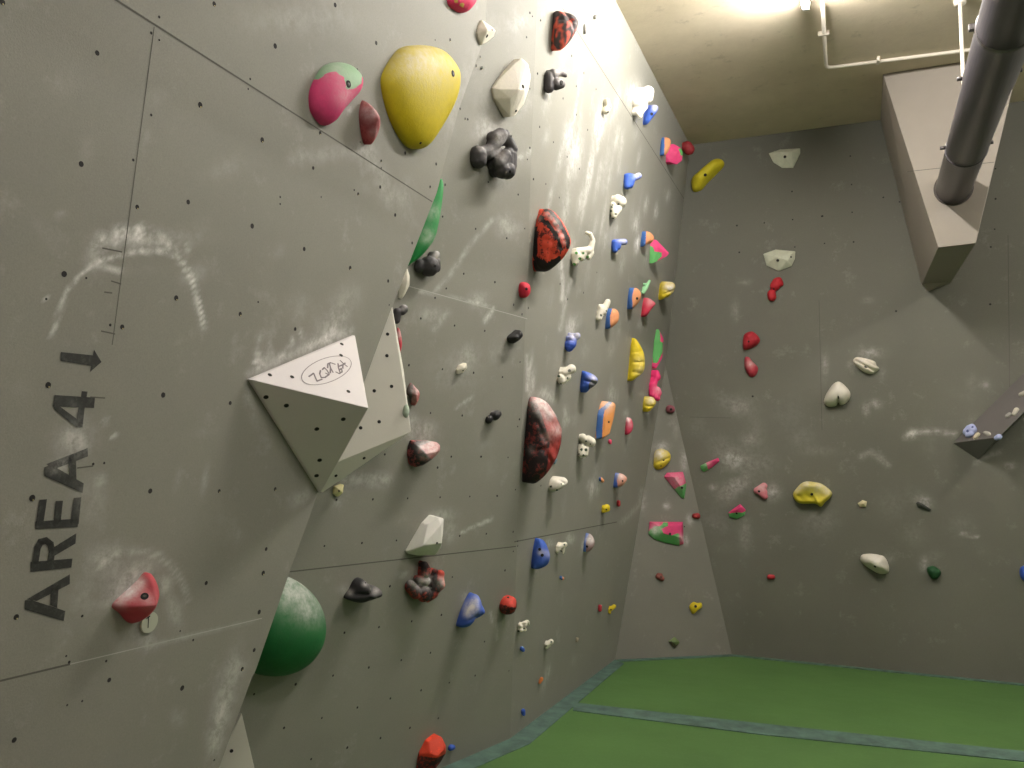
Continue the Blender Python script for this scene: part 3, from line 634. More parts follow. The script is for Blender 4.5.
hold('M1', g(5.12, 330, 540, (650, 440), (660, 400), (690, 340), (730, 285), (755, 282), (768, 320), (780, 350), (760, 380), (720, 400), (690, 440)), 'blue hold with a broad chalk-white top, right of the red and black bowl', mBl, .55, alpha=24,
     chk=[(471, 608, 6.5, .95), (475, 600, 4, .6), (467, 614, 4, .5)], grooves=[((459, 620), (472, 612), 1.5, 2)], rough=.05, bumps=[(479, 608, 3, 3)])
hold('M1', g(5.12, 330, 540, (872, 318), (900, 290), (940, 292), (942, 330), (925, 370), (890, 378), (868, 350)), 'stubby orange-red and black hold beside the wall edge', hold_mat((60, 30, 28), (206, 66, 52), 'marble'), .7,
     tone=[((500, 595), (516, 595), (516, 608), (508, 606), (500, 604))], bolts=[(508, 597.5, 1.2)], rough=.05, bumps=[(506, 604, 4, 2)])
gem('M1', g(X, 240, 573, (700, 775), (708, 715), (745, 665), (795, 645), (812, 680), (812, 710), (790, 748), (768, 775)), [(433, 752, .05), (441, 745, .04), (427, 750, .03)], 'orange-red hold with a black underside at the foot of the recessed wall',
    hold_mat((60, 34, 32), (236, 72, 44), 'marble'), tone=[((419, 756), (419, 735), (450, 730), (450, 752), (436, 758))], alpha=22, bev=.005)
lobes('M1', [(450.5, 747.6, 3, 453, 747.4, 2.4)], 'tiny blue foothold right of the orange-red hold at the floor', mBl, smooth=1)
# big green dome
ball_c = (269, 622)
hold('M1', [(269 + 51.5 * math.cos(a), 624 + 51 * math.sin(a)) for a in [2 * math.pi * i / 20 for i in range(20)]], 'large dark green half-ball behind the edge of the left wall', hold_mat((20, 98, 48)), .36, alpha=0, anchor=(272, 624),
    prof=(2, 2), rough=0, chk=[(298, 592, 24, .36), (312, 614, 12, .25), (288, 582, 14, .2)], n=72, rings=20)
# --- long wall
hold('M2', g(8.53, 460, 0, (795, 108), (850, 112), (920, 125), (975, 165), (995, 215), (975, 285), (930, 360), (880, 415), (835, 432), (800, 395), (790, 300), (783, 200)), 'dark cracked hold with glowing orange veins at the top of the long wall', mLava, .55, rough=.06,
     grooves=[((556, 24), (574, 28), 1.5, 1.5), ((560, 14), (572, 40), 1.3, 1.5)])
lobes('M2', [(549, 76, 4.5, 549, 88, 5), (556, 84, 6, 561, 84, 4.5), (560, 73, 3, 565.5, 75.5, 2), (553, 74, 5, 561, 73, 2.6)], 'charcoal knobbly hold under the orange-veined one', hold_mat((70, 66, 68)), bolts=[(561.5, 82.5, 2.2)], chk=[(558, 72, 6, .5), (561, 82, 4, .35)], smooth=1)
lobes('M2', [(607, 101, 3, 607, 103, 2.6), (605.5, 111, 3.4, 608, 108, 3.2), (609, 105, 2.2, 609, 108, 2)], 'small beige two-lobed hold beside the upper seam', hold_mat((206, 200, 180)), bolts=[(608, 112, .9), (610, 107, .8)])
lobes('M2', [(636, 102, 4, 641, 100, 6), (648, 92, 6, 648, 98, 5), (643, 106, 5, 640, 113, 3), (637, 112, 2.4, 640, 116, 2.4)], 'bright white hold of two lobes high up, beside the blue tab', mWd, tone=[(639, 101, 1.1), (646.5, 99, 1), (650, 97.5, .8)], chk=[(643, 98, 12, .6)], smooth=1)
hold('M2', [(643.7, 117), (649, 107), (654, 105), (657.4, 108), (655, 114), (649, 122), (646, 125), (643.5, 122.4)], 'blue tab-shaped hold touching the bright white one', mBl, .5, bolts=[(651.7, 114, 1.5)], chk=[(655, 107, 3.5, .8)])
hold('M2', [(661, 154.5), (660.6, 144), (663.6, 138), (667.7, 138), (670, 141.5), (669, 148), (666, 154.5)], 'flat blue and orange hold behind the pink block near the ceiling', mOB, .5, tone=[((655, 135), (664.6, 135), (664, 160), (655, 160))])
gem('M2', [(666, 154), (668, 145.6), (674, 144), (680.7, 147.7), (683, 152.5), (682, 160.7), (677, 164.5), (670, 162)], [(674, 154, .04), (679, 150, .03)], 'chunky hot pink hold with a green tip near the ceiling', mPG, tone=[((678.6, 149), (686, 146), (686, 157), (680.5, 155))])
lobes('M2', [(687, 146.5, 5.3, 689, 149.5, 5.5)], 'dull red round hold in the shade just below the ceiling', hold_mat((150, 44, 50)), smooth=2)
lobes('M2', [(627.5, 177, 3.6, 627, 186, 3.4), (631, 181, 4, 630, 185, 3.6), (633, 178.5, 3.2, 638.5, 176, 3.4), (629, 176, 3, 634, 177, 3)], 'blue horned hold above the white skull-like one', mBl, chk=[(638, 174.5, 4, .7)], smooth=1)
lobes('M2', [(617.5, 200, 5.5, 620.5, 202, 6), (613, 205, 3, 614, 213, 3.6), (618, 209, 4, 614, 216, 3)], 'white skull-like hold with dark dots', mWd, tone=[(611.6, 207, 1.1), (612.6, 205, .8), (610.8, 211, 1.3), (615.8, 214, 1.1), (612.5, 219, 1.4), (618.5, 204, 1)], smooth=1)
lobes('M2', [(615, 243, 3.6, 615, 250, 3), (618, 242.5, 3.6, 618, 247, 3), (620, 242, 3.2, 624.5, 242, 3.3)], 'blue beaked hold below the white skull-like one', mBl, chk=[(625, 241, 4, .5), (620, 240, 3, .3)], smooth=1)
hold('M2', [(641, 240), (643.7, 232), (649, 232.4), (653, 237), (652, 242), (646, 245), (642, 246.6)], 'blue-backed orange dome above the pink and green wedge', mOB, .5, tone=[((636, 228), (646.3, 228), (645.3, 250), (636, 250))])
gem('M2', [(651.8, 239), (656.6, 240), (669.5, 253), (667, 256.5), (661, 254.6), (655.5, 260), (652.6, 263.6), (650, 247)], [(657, 248, .03), (666, 253, .01)], 'pointed pink wedge hold with a green lower side', mPG, tone=[((648, 246), (652, 246), (655, 251.5), (661.5, 252.5), (662, 256), (650, 268))], bev=.004)
hold('M2', [(544.7, 209), (552, 211.6), (561, 223), (568, 238), (568.6, 247), (561, 260), (548.5, 270.7), (541, 270.4), (535, 261), (534, 238), (536, 225.5), (539.6, 215)], 'big orange-red bulge with black bands, at the top corner of the wall edge',
     hold_mat((214, 74, 50), (34, 28, 28), 'stripe'), .5, peak=(552, 240), rough=.03,
     tone=[((544, 207), (553, 211), (562, 223), (570, 238), (570, 248), (566.5, 250), (565, 238), (559, 226), (551, 214), (544, 210)), ((538, 218), (541, 214.5), (551, 224), (559, 236), (563, 250), (560.5, 254), (556.5, 241), (549, 229)), ((533, 262), (536, 256), (548, 262), (560, 256), (562, 262), (548, 273), (536, 272)), ((533, 228), (537.5, 226), (537, 258), (533, 258))],
     grooves=[((537, 240), (556, 250), 1.4, 1.2), ((548, 232), (544, 262), 1.4, 1.2), ((541, 224), (555, 236), 1.3, 1.2), ((537, 250), (553, 258), 1.3, 1.2)], chk=[(547, 214, 2.5, .5), (551, 218, 2.5, .6), (555, 223, 2.6, .65), (558.5, 229, 2.6, .65), (562, 236, 2.4, .6), (564, 243, 2.2, .5), (540, 218, 2.5, .2)])
K = lambda x, y: (520 + x / 8.53, 220 + y / 8.53)
lobes('M2', [(*K(480, 300), 5.2, *K(470, 360), 3.5), (*K(490, 270), 4.2, *K(580, 260), 4.2), (*K(600, 250), 3.6, *K(622, 180), 2.6), (*K(622, 180), 2.6, *K(600, 120), 2.3), (*K(600, 120), 2.3, *K(570, 110), 2.1), (*K(520, 320), 4, *K(540, 290), 4), (*K(585, 320), 2.8, *K(610, 280), 2.8)],
      'cream hold with a curved neck and green dots, right of the banded bulge', hold_mat(WH, (74, 132, 66)), tone=[(576.4, 253, 1.5), (583.3, 253.2, 1.3), (579.8, 258.6, 1.5), (574.2, 264.6, 1.7), (587.5, 257, 1.5)], smooth=1, stem=.75, vox=.7, stem_min=3.9)
J = lambda x, y: (590 + x / 9.31, 260 + y / 9.31)
hold('M2', [J(352, 390), J(358, 320), J(375, 268), J(430, 262), J(466, 308), J(462, 370), J(425, 425), J(372, 460)], 'blue and orange split dome with a black bolt, left of the small red horn', mOB, .5, bolts=[(637, 298.5, 1.4)], tone=[(J(340, 250), J(416, 250), J(392, 330), J(398, 480), J(340, 480))])
lobes('M2', [(643.3, 292.5, 1.9, 646, 288, 2.1), (646, 288, 2.1, 649.5, 281, 1.4)], 'slim pale green hold above the small red horn', hold_mat((150, 206, 156)), smooth=1, vox=.7)
hold('M2', [J(482, 510), J(490, 430), J(515, 375), J(535, 352), J(602, 402), J(580, 440), J(540, 490), J(515, 528), J(492, 528)], 'red horn-shaped hold right of the split blue and orange dome', hold_mat((196, 52, 76)), .5, chk=[(650, 301, 4, .35)], rough=.02)
hold('M2', [J(645, 300), J(658, 225), J(700, 212), J(745, 203), J(778, 230), J(770, 290), J(722, 345), J(690, 355), J(658, 372), J(642, 340)], 'yellow fist-like hold with a chalk-grey top near the far corner', mY, .6,
     chk=[(669, 285, 5.5, .6), (671, 289, 4, .35)], grooves=[(J(660, 320), J(770, 280), 1.0, 1.5), (J(650, 280), J(740, 320), .9, 1.2)], rough=.05, tone=None)
lobes('M2', [(599, 318, 3.2, 602, 309, 3.6), (603, 312, 3.8, 607.6, 302, 3.2)], 'cream horn hold with dots beside a blue and orange dome', mWd, tone=[(601, 315.4, 1.2), (606.2, 311, .8), (599, 322.4, 1.1)], smooth=1)
hold('M2', [J(148, 610), J(152, 530), J(185, 462), J(235, 458), J(264, 500), J(256, 570), J(212, 620), J(160, 642)], 'blue and orange split dome beside the cream horn', mOB, .5, tone=[(J(140, 440), J(210, 440), J(186, 530), J(192, 660), J(140, 660))])
P5 = lambda x, y: (540 + x / 7.68, 300 + y / 7.68)
lobes('M2', [(*P5(235, 345), 5.2, *P5(225, 365), 4.5), (*P5(286, 275), 3.5, *P5(280, 285), 3.2), (*P5(235, 295), 3.2, *P5(245, 310), 3.5), (*P5(262, 310), 3, *P5(250, 340), 4)], 'blue three-knob hold with chalky tops above the cream hold with a pocket', hold_mat((48, 80, 170)), chk=[(577, 335, 4.5, .8), (570.5, 336, 4, .5)], smooth=1)
lobes('M2', [(*P5(160, 600), 4, *P5(165, 620), 4), (*P5(190, 560), 3.8, *P5(240, 530), 5), (*P5(215, 590), 3.5, *P5(185, 620), 3)], 'cream hold with dark pockets left of the blue wedge', mWd, tone=[(*P5(143, 585), 1.4), (*P5(225, 542), 1.6), (*P5(212, 602), 1.1), (*P5(160, 650), 1.3)], smooth=1, chk=[(572, 368, 5, .3)])
hold('M2', [P5(312, 680), P5(315, 620), P5(320, 550), P5(360, 552), P5(410, 576), P5(438, 612), P5(420, 652), P5(370, 690), P5(345, 712)], 'blue wedge hold with a grey worn nose', hold_mat(BLU, (60, 64, 78)), .55, tone=[(P5(375, 640), P5(400, 610), P5(445, 620), P5(425, 660), P5(370, 690))],
     chk=[(594, 378, 5, .5)], grooves=[(P5(330, 620), P5(400, 640), 1.4, 2)], rough=.05)
T6 = lambda x, y: (600 + x / 7.683, 320 + y / 7.683)
hold('M2', [T6(222, 455), T6(230, 330), T6(232, 220), T6(258, 138), T6(300, 190), T6(328, 250), T6(336, 330), T6(326, 400), T6(270, 450), T6(245, 468)], 'tall bright yellow fin-like hold near the middle of the long wall', mY, .5, peak=T6(285, 320),
     grooves=[(T6(225, 325), T6(320, 325), 1.1, 1.5), (T6(225, 400), T6(300, 410), 1.2, 2), (T6(235, 250), T6(300, 240), 1, .8)], chk=[(641, 372, 5, .3), (640, 360, 6, .15)], rough=.04)
gem('M2', [T6(415, 300), T6(408, 165), T6(452, 70), T6(490, 145), T6(480, 290), T6(450, 345), T6(432, 375), T6(415, 360)], [(*T6(470, 165), .02), (*T6(412, 165), .01), (*T6(445, 300), .01)], 'green crystal-shaped hold with pink edges at the far corner', mPG,
    tone=[(T6(400, 60), T6(452, 60), T6(462, 110), T6(464, 165), T6(486, 175), T6(480, 250), T6(440, 330), T6(405, 330))], bev=.004)
lobes('M2', [(*T6(435, 400), 2.4, *T6(438, 440), 4), (*T6(435, 545), 4.6, *T6(440, 560), 4.6), (*T6(405, 500), 3.4, *T6(400, 570), 3.2), (*T6(425, 460), 3, *T6(415, 500), 3), (*T6(440, 600), 3.2, *T6(430, 590), 4)], 'hot pink double-bulge hold hanging under the green crystal', hold_mat((236, 54, 118)), chk=[(*T6(445, 540), 4.5, .35)], smooth=1)
hold('M2', [T6(330, 665), T6(345, 600), T6(400, 592), T6(422, 640), T6(375, 700), T6(345, 702)], 'small yellow knuckled hold below the pink double bulge', mY, .55, chk=[(*T6(390, 610), 4.5, .6)], grooves=[(T6(335, 660), T6(385, 660), .9, 1.5)], rough=.05)
N8 = lambda x, y: (500 + x / 8.53, 390 + y / 8.53)
gem('M2', [N8(830, 415), N8(840, 212), N8(895, 132), N8(950, 100), (614.5, 402.5), N8(990, 130), N8(985, 170), N8(968, 245), N8(935, 370), N8(870, 420)], [(*N8(885, 240), .03), (*N8(870, 400), .03), (*N8(965, 130), .02), (*N8(925, 370), .02), (*N8(930, 130), .02)],
    'tall orange slab hold with a blue side, in the middle of the long wall', hold_mat((224, 150, 84), (64, 104, 168)), tone=[(N8(820, 430), N8(868, 425), N8(880, 240), N8(892, 175), N8(955, 112), N8(940, 90), N8(820, 190))], chk=[(607, 405, 6, .6)], bolts=[(608.8, 422, 1.1)], bev=.006)
lobes('M2', [(610, 441, 1.9, 610.3, 443, 1.6)], 'tiny pink foothold below the orange slab', hold_mat((220, 70, 110)), vox=.6, smooth=1)
lobes('M2', [(*N8(705, 405), 4.2, *N8(720, 420), 4.4), (*N8(750, 425), 4.8, *N8(775, 445), 5.2), (*N8(700, 480), 2.8, *N8(695, 545), 3.8), (*N8(730, 505), 3.6, *N8(725, 545), 3.4)], 'cream mushroom-shaped hold with a pitted foot', mWd, tone=[(*N8(695, 508), 1.4), (*N8(733, 510), 1.5), (*N8(712, 558), 1.1), (*N8(733, 437), 1), (*N8(770, 462), .8), (*N8(673, 548), .9)], smooth=1)
hold('M2', [(528, 399), (535, 397), (544.5, 401), (551.6, 410), (557.4, 420.5), (560, 431), (559, 443), (555, 457), (550, 466), (543.5, 475.6), (535, 483), (530.5, 483), (526, 479), (524.4, 451), (525.2, 425), (526, 410)],
     'largest dark red and black dome, set on the wall edge', hold_mat((38, 28, 30), (164, 60, 56), 'marble'), .45, alpha=38, peak=(541, 440), rough=.05, n=80, rings=22,
     tone=[((531, 396), (548, 400), (562, 430), (556, 466), (546, 476), (550, 440), (540, 410))], chk=[(541, 402, 9, .75), (550, 414, 8, .55), (557, 430, 6, .4), (548, 436, 6, .25), (531, 450, 4, .15)],
     grooves=[((527, 450), (536, 448), 1.5, 1.5), ((536, 448), (545, 462), 1.5, 2), ((530, 420), (538, 440), 2, 1.5)], bumps=[(545, 458, 4, 2)], anchor=(524.6, 440))
lobes('M2', [(556, 460, 1.6, 554.5, 463, 1.5)], 'tiny grey-blue nub peeping from behind the largest dark red dome', hold_mat((110, 130, 140)), vox=.5, smooth=1)
D5 = lambda x, y: (530 + x / 8.53, 440 + y / 8.53)
hold('M2', [D5(160, 395), D5(190, 342), D5(240, 325), D5(290, 318), D5(316, 350), D5(298, 385), D5(240, 425), D5(195, 440), D5(165, 425)], 'white egg-like hold below the largest dark red dome', mWd, .6, tone=[(*D5(178, 398), 1.3), (*D5(232, 430), 1.2), (*D5(268, 375), .9)], grooves=[(D5(215, 325), D5(260, 360), 1.2, 1.2)], chk=[(562, 480, 6, .3)])
lobes('M2', [(600.8, 479, 2, 602.6, 481, 1.9)], 'tiny blue and orange foothold right of the white egg-like hold', mOB, tone=[((596, 474), (601, 474), (601, 486), (596, 486))], vox=.6, smooth=1)
hold('M2', [D5(716, 400), D5(720, 350), D5(735, 295), D5(760, 282), D5(800, 298), D5(820, 330), D5(790, 382), D5(745, 405)], 'blue and salmon dome with a dark pocket, right of the tiny foothold', hold_mat((214, 150, 130), (60, 96, 180)), .55, bolts=[(622.6, 481, 1)],
     tone=[(D5(700, 270), D5(765, 275), D5(740, 340), D5(752, 410), D5(700, 420))], chk=[(620, 476, 4, .6)])
lobes('M2', [(604.5, 508, 3, 607, 507, 3), (603.5, 511, 2.2, 608, 509.5, 2.2)], 'small bright yellow hold above the lower seam', mY, tone=None, smooth=1, vox=.7, bolts=[(606.4, 509.6, .9)])
lobes('M2', [(618.6, 502, 2, 618.8, 505, 1.8)], 'tiny red foothold above the lower seam', hold_mat((176, 52, 56)), vox=.6, smooth=1)
hold('M2', [(625.4, 431), (625.6, 420.6), (628, 417.6), (631, 419), (632.8, 425.7), (631, 432), (627, 434.8)], 'small pink teardrop hold right of the orange slab', hold_mat((206, 62, 92)), .5, chk=[(628, 419, 3, .8), (630, 425, 3, .2)])
hold('M2', [(532, 565), (533, 552), (536, 543), (538.7, 538.6), (544, 541), (548, 550), (549.2, 557), (547, 564), (541, 568), (535, 569)], 'royal blue dome with two pockets below the lower seam', mBl, .5, bolts=[(539.6, 549.3, 1.5), (542.2, 555.2, 1.6)], chk=[(540.5, 552, 3, .5), (547, 554, 4, .3)])
lobes('M2', [(558.6, 549, 2.6, 557.6, 551, 2.2), (563, 545.5, 2.8, 565, 544.5, 2.6), (559, 547, 2.6, 562, 546, 2.6), (563.5, 549, 1.8, 563, 552.5, 1.3), (557.8, 550, 1.8, 557.5, 552.5, 1.4)], 'small cream hold with an eye-like hole, right of the royal blue dome', mWd, tone=[(564.4, 544.8, 1), (561, 551.5, 1.3)], vox=.6, smooth=1)
hold('M2', [(583.8, 550), (584.2, 541.7), (589, 533.5), (593.8, 539.4), (593, 546.4), (589, 551), (585.4, 552)], 'pale chalked hold with a blue and red underside below the lower seam', hold_mat((150, 120, 120), (70, 110, 190)), .55, chk=[(590, 539, 4.5, .9)], tone=[((582, 530), (590, 530), (586, 543), (586, 553), (582, 553))], bolts=[(587, 546.5, 1.2)])
lobes('M2', [(561, 577.5, 1.7, 562.5, 578.5, 1.9)], 'tiny blue foothold with an orange side, under the small cream eye hold', mOB, tone=[((558, 573), (562.3, 573), (562.3, 583), (558, 583))], vox=.6, smooth=1)
lobes('M2', [(600, 606.5, 2, 600, 610, 1.9)], 'tiny crimson foothold beside the small yellow pinch', hold_mat((176, 48, 60)), vox=.6, smooth=1)
lobes('M2', [(610.2, 609.5, 2, 614, 606.5, 2.2), (609.5, 611.5, 1.5, 610, 613, 1.2)], 'small yellow pinch low on the long wall', mY, vox=.6, smooth=1, bolts=[(611, 609.6, .8)])
lobes('M2', [(520, 626, 2.8, 527, 623, 3), (519, 630, 2, 524, 629, 2.6)], 'cream rocky hold just right of the wall edge, uppermost of the low cream pair', mWd, tone=[(518.5, 631.5, 1.4), (524, 628.5, .8)], rough=2, vox=.7, smooth=1)
lobes('M2', [(522, 648.5, 2.2, 523, 650, 2)], 'tiny blue foothold under the uppermost low cream hold', mBl, vox=.6, smooth=1)
lobes('M2', [(546.5, 644.5, 2.4, 551, 641.8, 2.8), (546.5, 647.5, 1.7, 549, 645, 2)], 'cream hold with a dark eye, lower of the low cream pair', mWd, tone=[(551.3, 642, 1), (546, 646, .8)], vox=.6, smooth=1)
lobes('M2', [(577.6, 638.6, 1.4, 577, 641, 1.5)], 'tiny grey-beige foothold low on the long wall', hold_mat((150, 140, 120)), vox=.5, smooth=1)
lobes('M2', [(539.8, 682.4, 1.5, 541.6, 678.8, 1.8)], 'tiny orange foothold low beside the wall edge', hold_mat((214, 124, 70)), vox=.5, smooth=1)
lobes('M2', [(523.2, 711, 2.2, 523.6, 714, 1.9)], 'lowest tiny blue foothold near the mat', mBl, vox=.6, smooth=1)
hold('M2', [(583.5, 24), (586.5, 25), (587, 31), (585.5, 34), (583.5, 30)], 'small grey hold right of the orange-veined one', hold_mat((140, 138, 134)), .5, rough=.02)
hold('M2', [(593.5, 16), (596, 14.6), (597.6, 16.4), (596, 19), (594, 18.6)], 'tiny grey nub at the top of the long wall', hold_mat((140, 138, 134)), .5, rough=.02)
# --- corner facet
hold('F', g(6.98, 640, 440, (95, 150), (105, 80), (150, 62), (200, 90), (206, 140), (160, 195), (120, 207), (98, 190)), 'round yellow hold with a chalk-grey cap on the corner facet', mY, .55, chk=[(660, 453, 6.5, .6), (656, 456, 4, .3)], bolts=[(663.6, 459.8, 1.3), (661, 466, .8)],
     grooves=[((653, 464), (666, 459), 1.2, 1.6)], rough=.03)
gem('F', g(6.98, 640, 440, (172, 255), (190, 228), (300, 222), (325, 310), (310, 408), (290, 400), (245, 345)), [(671, 478, .06), (681, 478, .06), (680, 490, .05)], 'three-cornered pink hold with a green tip on the corner facet', mPG,
    tone=[tuple(g(6.98, 640, 440, (235, 350), (262, 330), (330, 298), (340, 420), (290, 420)))], bolts=[(682, 487.7, 1.2)], chk=[(676, 481, 8, .35)])
gem('F', g(6.98, 640, 440, (62, 655), (70, 570), (300, 572), (305, 725), (270, 735), (170, 715), (100, 690)), [(655, 526, .06), (678, 526, .07), (678, 538, .06), (659, 533, .06)], 'pink and green block hold, largest on the corner facet', mPG,
    tone=[tuple(g(6.98, 640, 440, (55, 640), (95, 605), (140, 600), (165, 575), (195, 575), (195, 600), (150, 620), (165, 655), (220, 665), (270, 650), (278, 720), (270, 745), (60, 690)))], bolts=[(670, 534, 1.3)], chk=[(656, 530, 5, .75), (682, 538, 4, .5)])
lobes('F', [(694.5, 516, 2.6, 697.5, 516, 3)], 'small dark red knob low on the corner facet, near its right edge', hold_mat((150, 44, 46)), vox=.7)
lobes('F', [(657.5, 576.5, 2.2, 662, 578.5, 2.6), (658, 574.5, 1.6, 661, 575, 1.8)], 'small brownish-red hold low on the corner facet', hold_mat((128, 72, 62)), vox=.6, bolts=[(661, 577, .8)])
hold('F', [(689.4, 606), (693, 602), (697, 603), (700.8, 602.8), (701.4, 607), (696.5, 610.5), (693, 614), (690.5, 611)], 'small yellow hold with a dark bolt hole near the mat', mY, .45, bolts=[(695.6, 606.4, 1.3)], rough=.03)
gem('F', [(669, 641.5), (675, 637), (680, 642), (675, 648.6)], [(674.5, 642, .025)], 'small green and brown square hold nearest the mat', hold_mat((104, 122, 76), (70, 66, 50)), tone=[((668, 642), (671, 641), (676, 645), (681, 643), (675, 652))], bev=.003)
lobes('F', [(669.8, 409, 4.2, 671, 409.3, 4.2)], 'small dusty pink round hold near the upper tip of the corner facet', hold_mat((140, 78, 88)), bolts=[(671, 409.4, 1.2)])
# --- back wall
hold('B', g(X, 500, 0, (758, 748), (756, 712), (775, 692), (810, 660), (850, 630), (878, 633), (882, 655), (850, 690), (815, 725), (795, 748), (770, 757)), 'long slanting yellow bar hold high in the dark corner', hold_mat((206, 190, 40)), .4, alpha=0, bolts=[(705.2, 175, 1.5)], rough=.03, bumps=[(700, 182, 4, 2), (716, 168, 4, 2)])
gem('B', g(4.52, 740, 130, (130, 105), (180, 88), (272, 82), (272, 105), (240, 170), (190, 170), (150, 145)), [(781, 154, .05), (792, 154, .05), (787, 161, .04)], 'uppermost pale polygon hold on the back wall', hold_mat((214, 216, 196)), bolts=[(785, 156.8, 1.3)])
gem('B', g(4.52, 740, 130, (105, 560), (160, 540), (250, 548), (248, 582), (232, 615), (175, 637), (120, 612)), [(778, 259, .07), (792, 254, .03), (788, 262, .05), (770, 262, .03)], 'pale faceted hold above the upper red pair on the back wall', hold_mat((214, 216, 196)), bolts=[(777.8, 260.5, 1.4), (791, 257, .9)])
lobes('B', [(777, 282, 4.5, 775, 286, 4.8), (771.5, 294, 4.2, 772, 297, 4.2), (779, 280, 3, 781, 284, 2.6)], 'red peanut-shaped hold under the pale faceted one', hold_mat((186, 38, 50)), bolts=[(773.8, 289, .9)])
hold('B', [(743, 347.4), (744, 335.5), (751, 331.6), (756, 334), (760, 340), (755.6, 346), (746, 350)], 'round red hold, upper of the red pair near the shadow edge', hold_mat((176, 42, 54)), .5, bolts=[(748.6, 341.5, 1)], rough=.05)
hold('B', [(745, 357.8), (749, 357.2), (752, 361), (758, 368), (755.6, 375.6), (750, 376.5), (745, 368)], 'dusty rose-red hold, lower of the red pair near the shadow edge', hold_mat((178, 52, 68)), .5, chk=[(750, 364, 4, .4)], rough=.05)
hold('B', g(8.53, 780, 340, (622, 190), (650, 148), (740, 160), (810, 185), (825, 220), (848, 245), (820, 270), (790, 290), (740, 285), (680, 250)), 'white ridged oval hold, upper of the two white holds mid back wall', hold_mat((222, 214, 196)), .5, bolts=[(865.8, 366.8, 1.5)], rough=.02,
     grooves=[((855, 361), (873, 371), 1.1, 2.2), ((858, 358), (877, 367), .8, 1.2)], chk=[(864, 360, 8, .4)])
hold('B', g(8.53, 780, 340, (375, 520), (400, 450), (450, 380), (500, 355), (550, 385), (595, 440), (598, 490), (560, 540), (515, 556), (497, 530), (480, 560), (430, 572), (390, 555)), 'white heart-like rounded hold, lower of the two white holds mid back wall', hold_mat((224, 218, 202)), .55, peak=(838, 393), bolts=[(838.2, 397.2, 1.7)], rough=.01, chk=[(838, 388, 10, .3)])
gem('B', g(6.4, 690, 440, (65, 165), (110, 142), (180, 113), (188, 135), (140, 175), (90, 205), (72, 190)), [(707, 466, .03), (714, 461, .03)], 'small slanting pink and green hold left on the back wall', mPG, tone=[((698, 460), (706, 463), (709, 472), (698, 475))], chk=[(707, 463, 4, .3)], bev=.004)
gem('B', g(6.4, 690, 440, (245, 465), (280, 438), (320, 410), (355, 445), (350, 480), (300, 505), (250, 492)), [(738, 509, .05), (741, 507, .04), (733, 513, .02)], 'small watermelon-pink and green wedge hold under the dusty pink one', mPG, tone=[((726, 514), (738, 512), (741, 513), (747, 511), (746, 522), (728, 522))], bolts=[(736.6, 513.4, 1)])
lobes('B', [(757, 490.5, 3.4, 764, 486, 3.4), (760, 492, 3.4, 765, 496.5, 3), (762, 489, 3.6, 764, 492, 3.4)], 'dusty pink crooked hold left of the yellow one on the back wall', hold_mat((206, 112, 124)), bolts=[(759, 491.4, 1.1)], chk=[(761, 487, 6, .35)])
hold('B', g(6.4, 690, 440, (660, 355), (680, 310), (730, 268), (800, 270), (850, 285), (905, 330), (903, 362), (862, 402), (838, 428), (800, 408), (700, 405)), 'yellow half-disc hold with a thick rim, largest on the back wall', hold_mat((214, 196, 50)), .55, peak=(811, 489), prof=(3, 2),
     grooves=[((799, 492), (826, 492), 6, 3.6), ((800, 497), (822, 498), 4, 3)], bumps=[(824, 501, 4, 3), (799, 493, 2, 2)], bolts=[(811.8, 494.3, 1.4)], chk=[(805, 483, 6, .6), (820, 485, 8, .5), (829, 491, 5, .4), (797, 489, 4, .5)], rough=.04)
gem('B', [(857.6, 503.4), (862.5, 500), (867, 501.6), (866, 507), (859.8, 506.6)], [(863, 503.5, .02)], 'tiny cream hold right of the yellow half-disc', hold_mat((222, 210, 170)), bev=.002)
gem('B', [(916, 503), (918, 501.6), (922, 503.4), (931.6, 509.6), (929, 511), (918, 507.4)], [(921, 505, .02)], 'small dark grey slanting hold ringed with chalk', hold_mat((60, 62, 58)), bev=.002)
hold('B', g(5.565, 840, 480, (112, 435), (125, 415), (170, 410), (215, 416), (250, 430), (272, 480), (268, 515), (220, 522), (160, 490), (122, 460)), 'lowest white oblong hold on the back wall', hold_mat((220, 214, 198)), .6, peak=(877, 562), prof=(1.8, 1.4), bolts=[(875, 566.5, 1.2)], rough=.05, chk=[(876, 558, 9, .4)])
hold('B', [(927, 568), (930, 566.4), (934, 566), (941, 571.6), (938, 578), (932.5, 579.2), (927.7, 573)], 'dark green knob low on the back wall', hold_mat((34, 78, 44)), .5)
hold('B', [(1019.5, 572), (1021, 567), (1028, 565.5), (1031, 573), (1026, 581), (1021, 578)], 'blue hold cut by the right edge of the picture', mBl, .5)
lobes('B', [(769.5, 577, 2.4, 773, 577, 2.2)], 'small red foothold alone at the lower left of the back wall', hold_mat((170, 40, 50)), vox=.7)
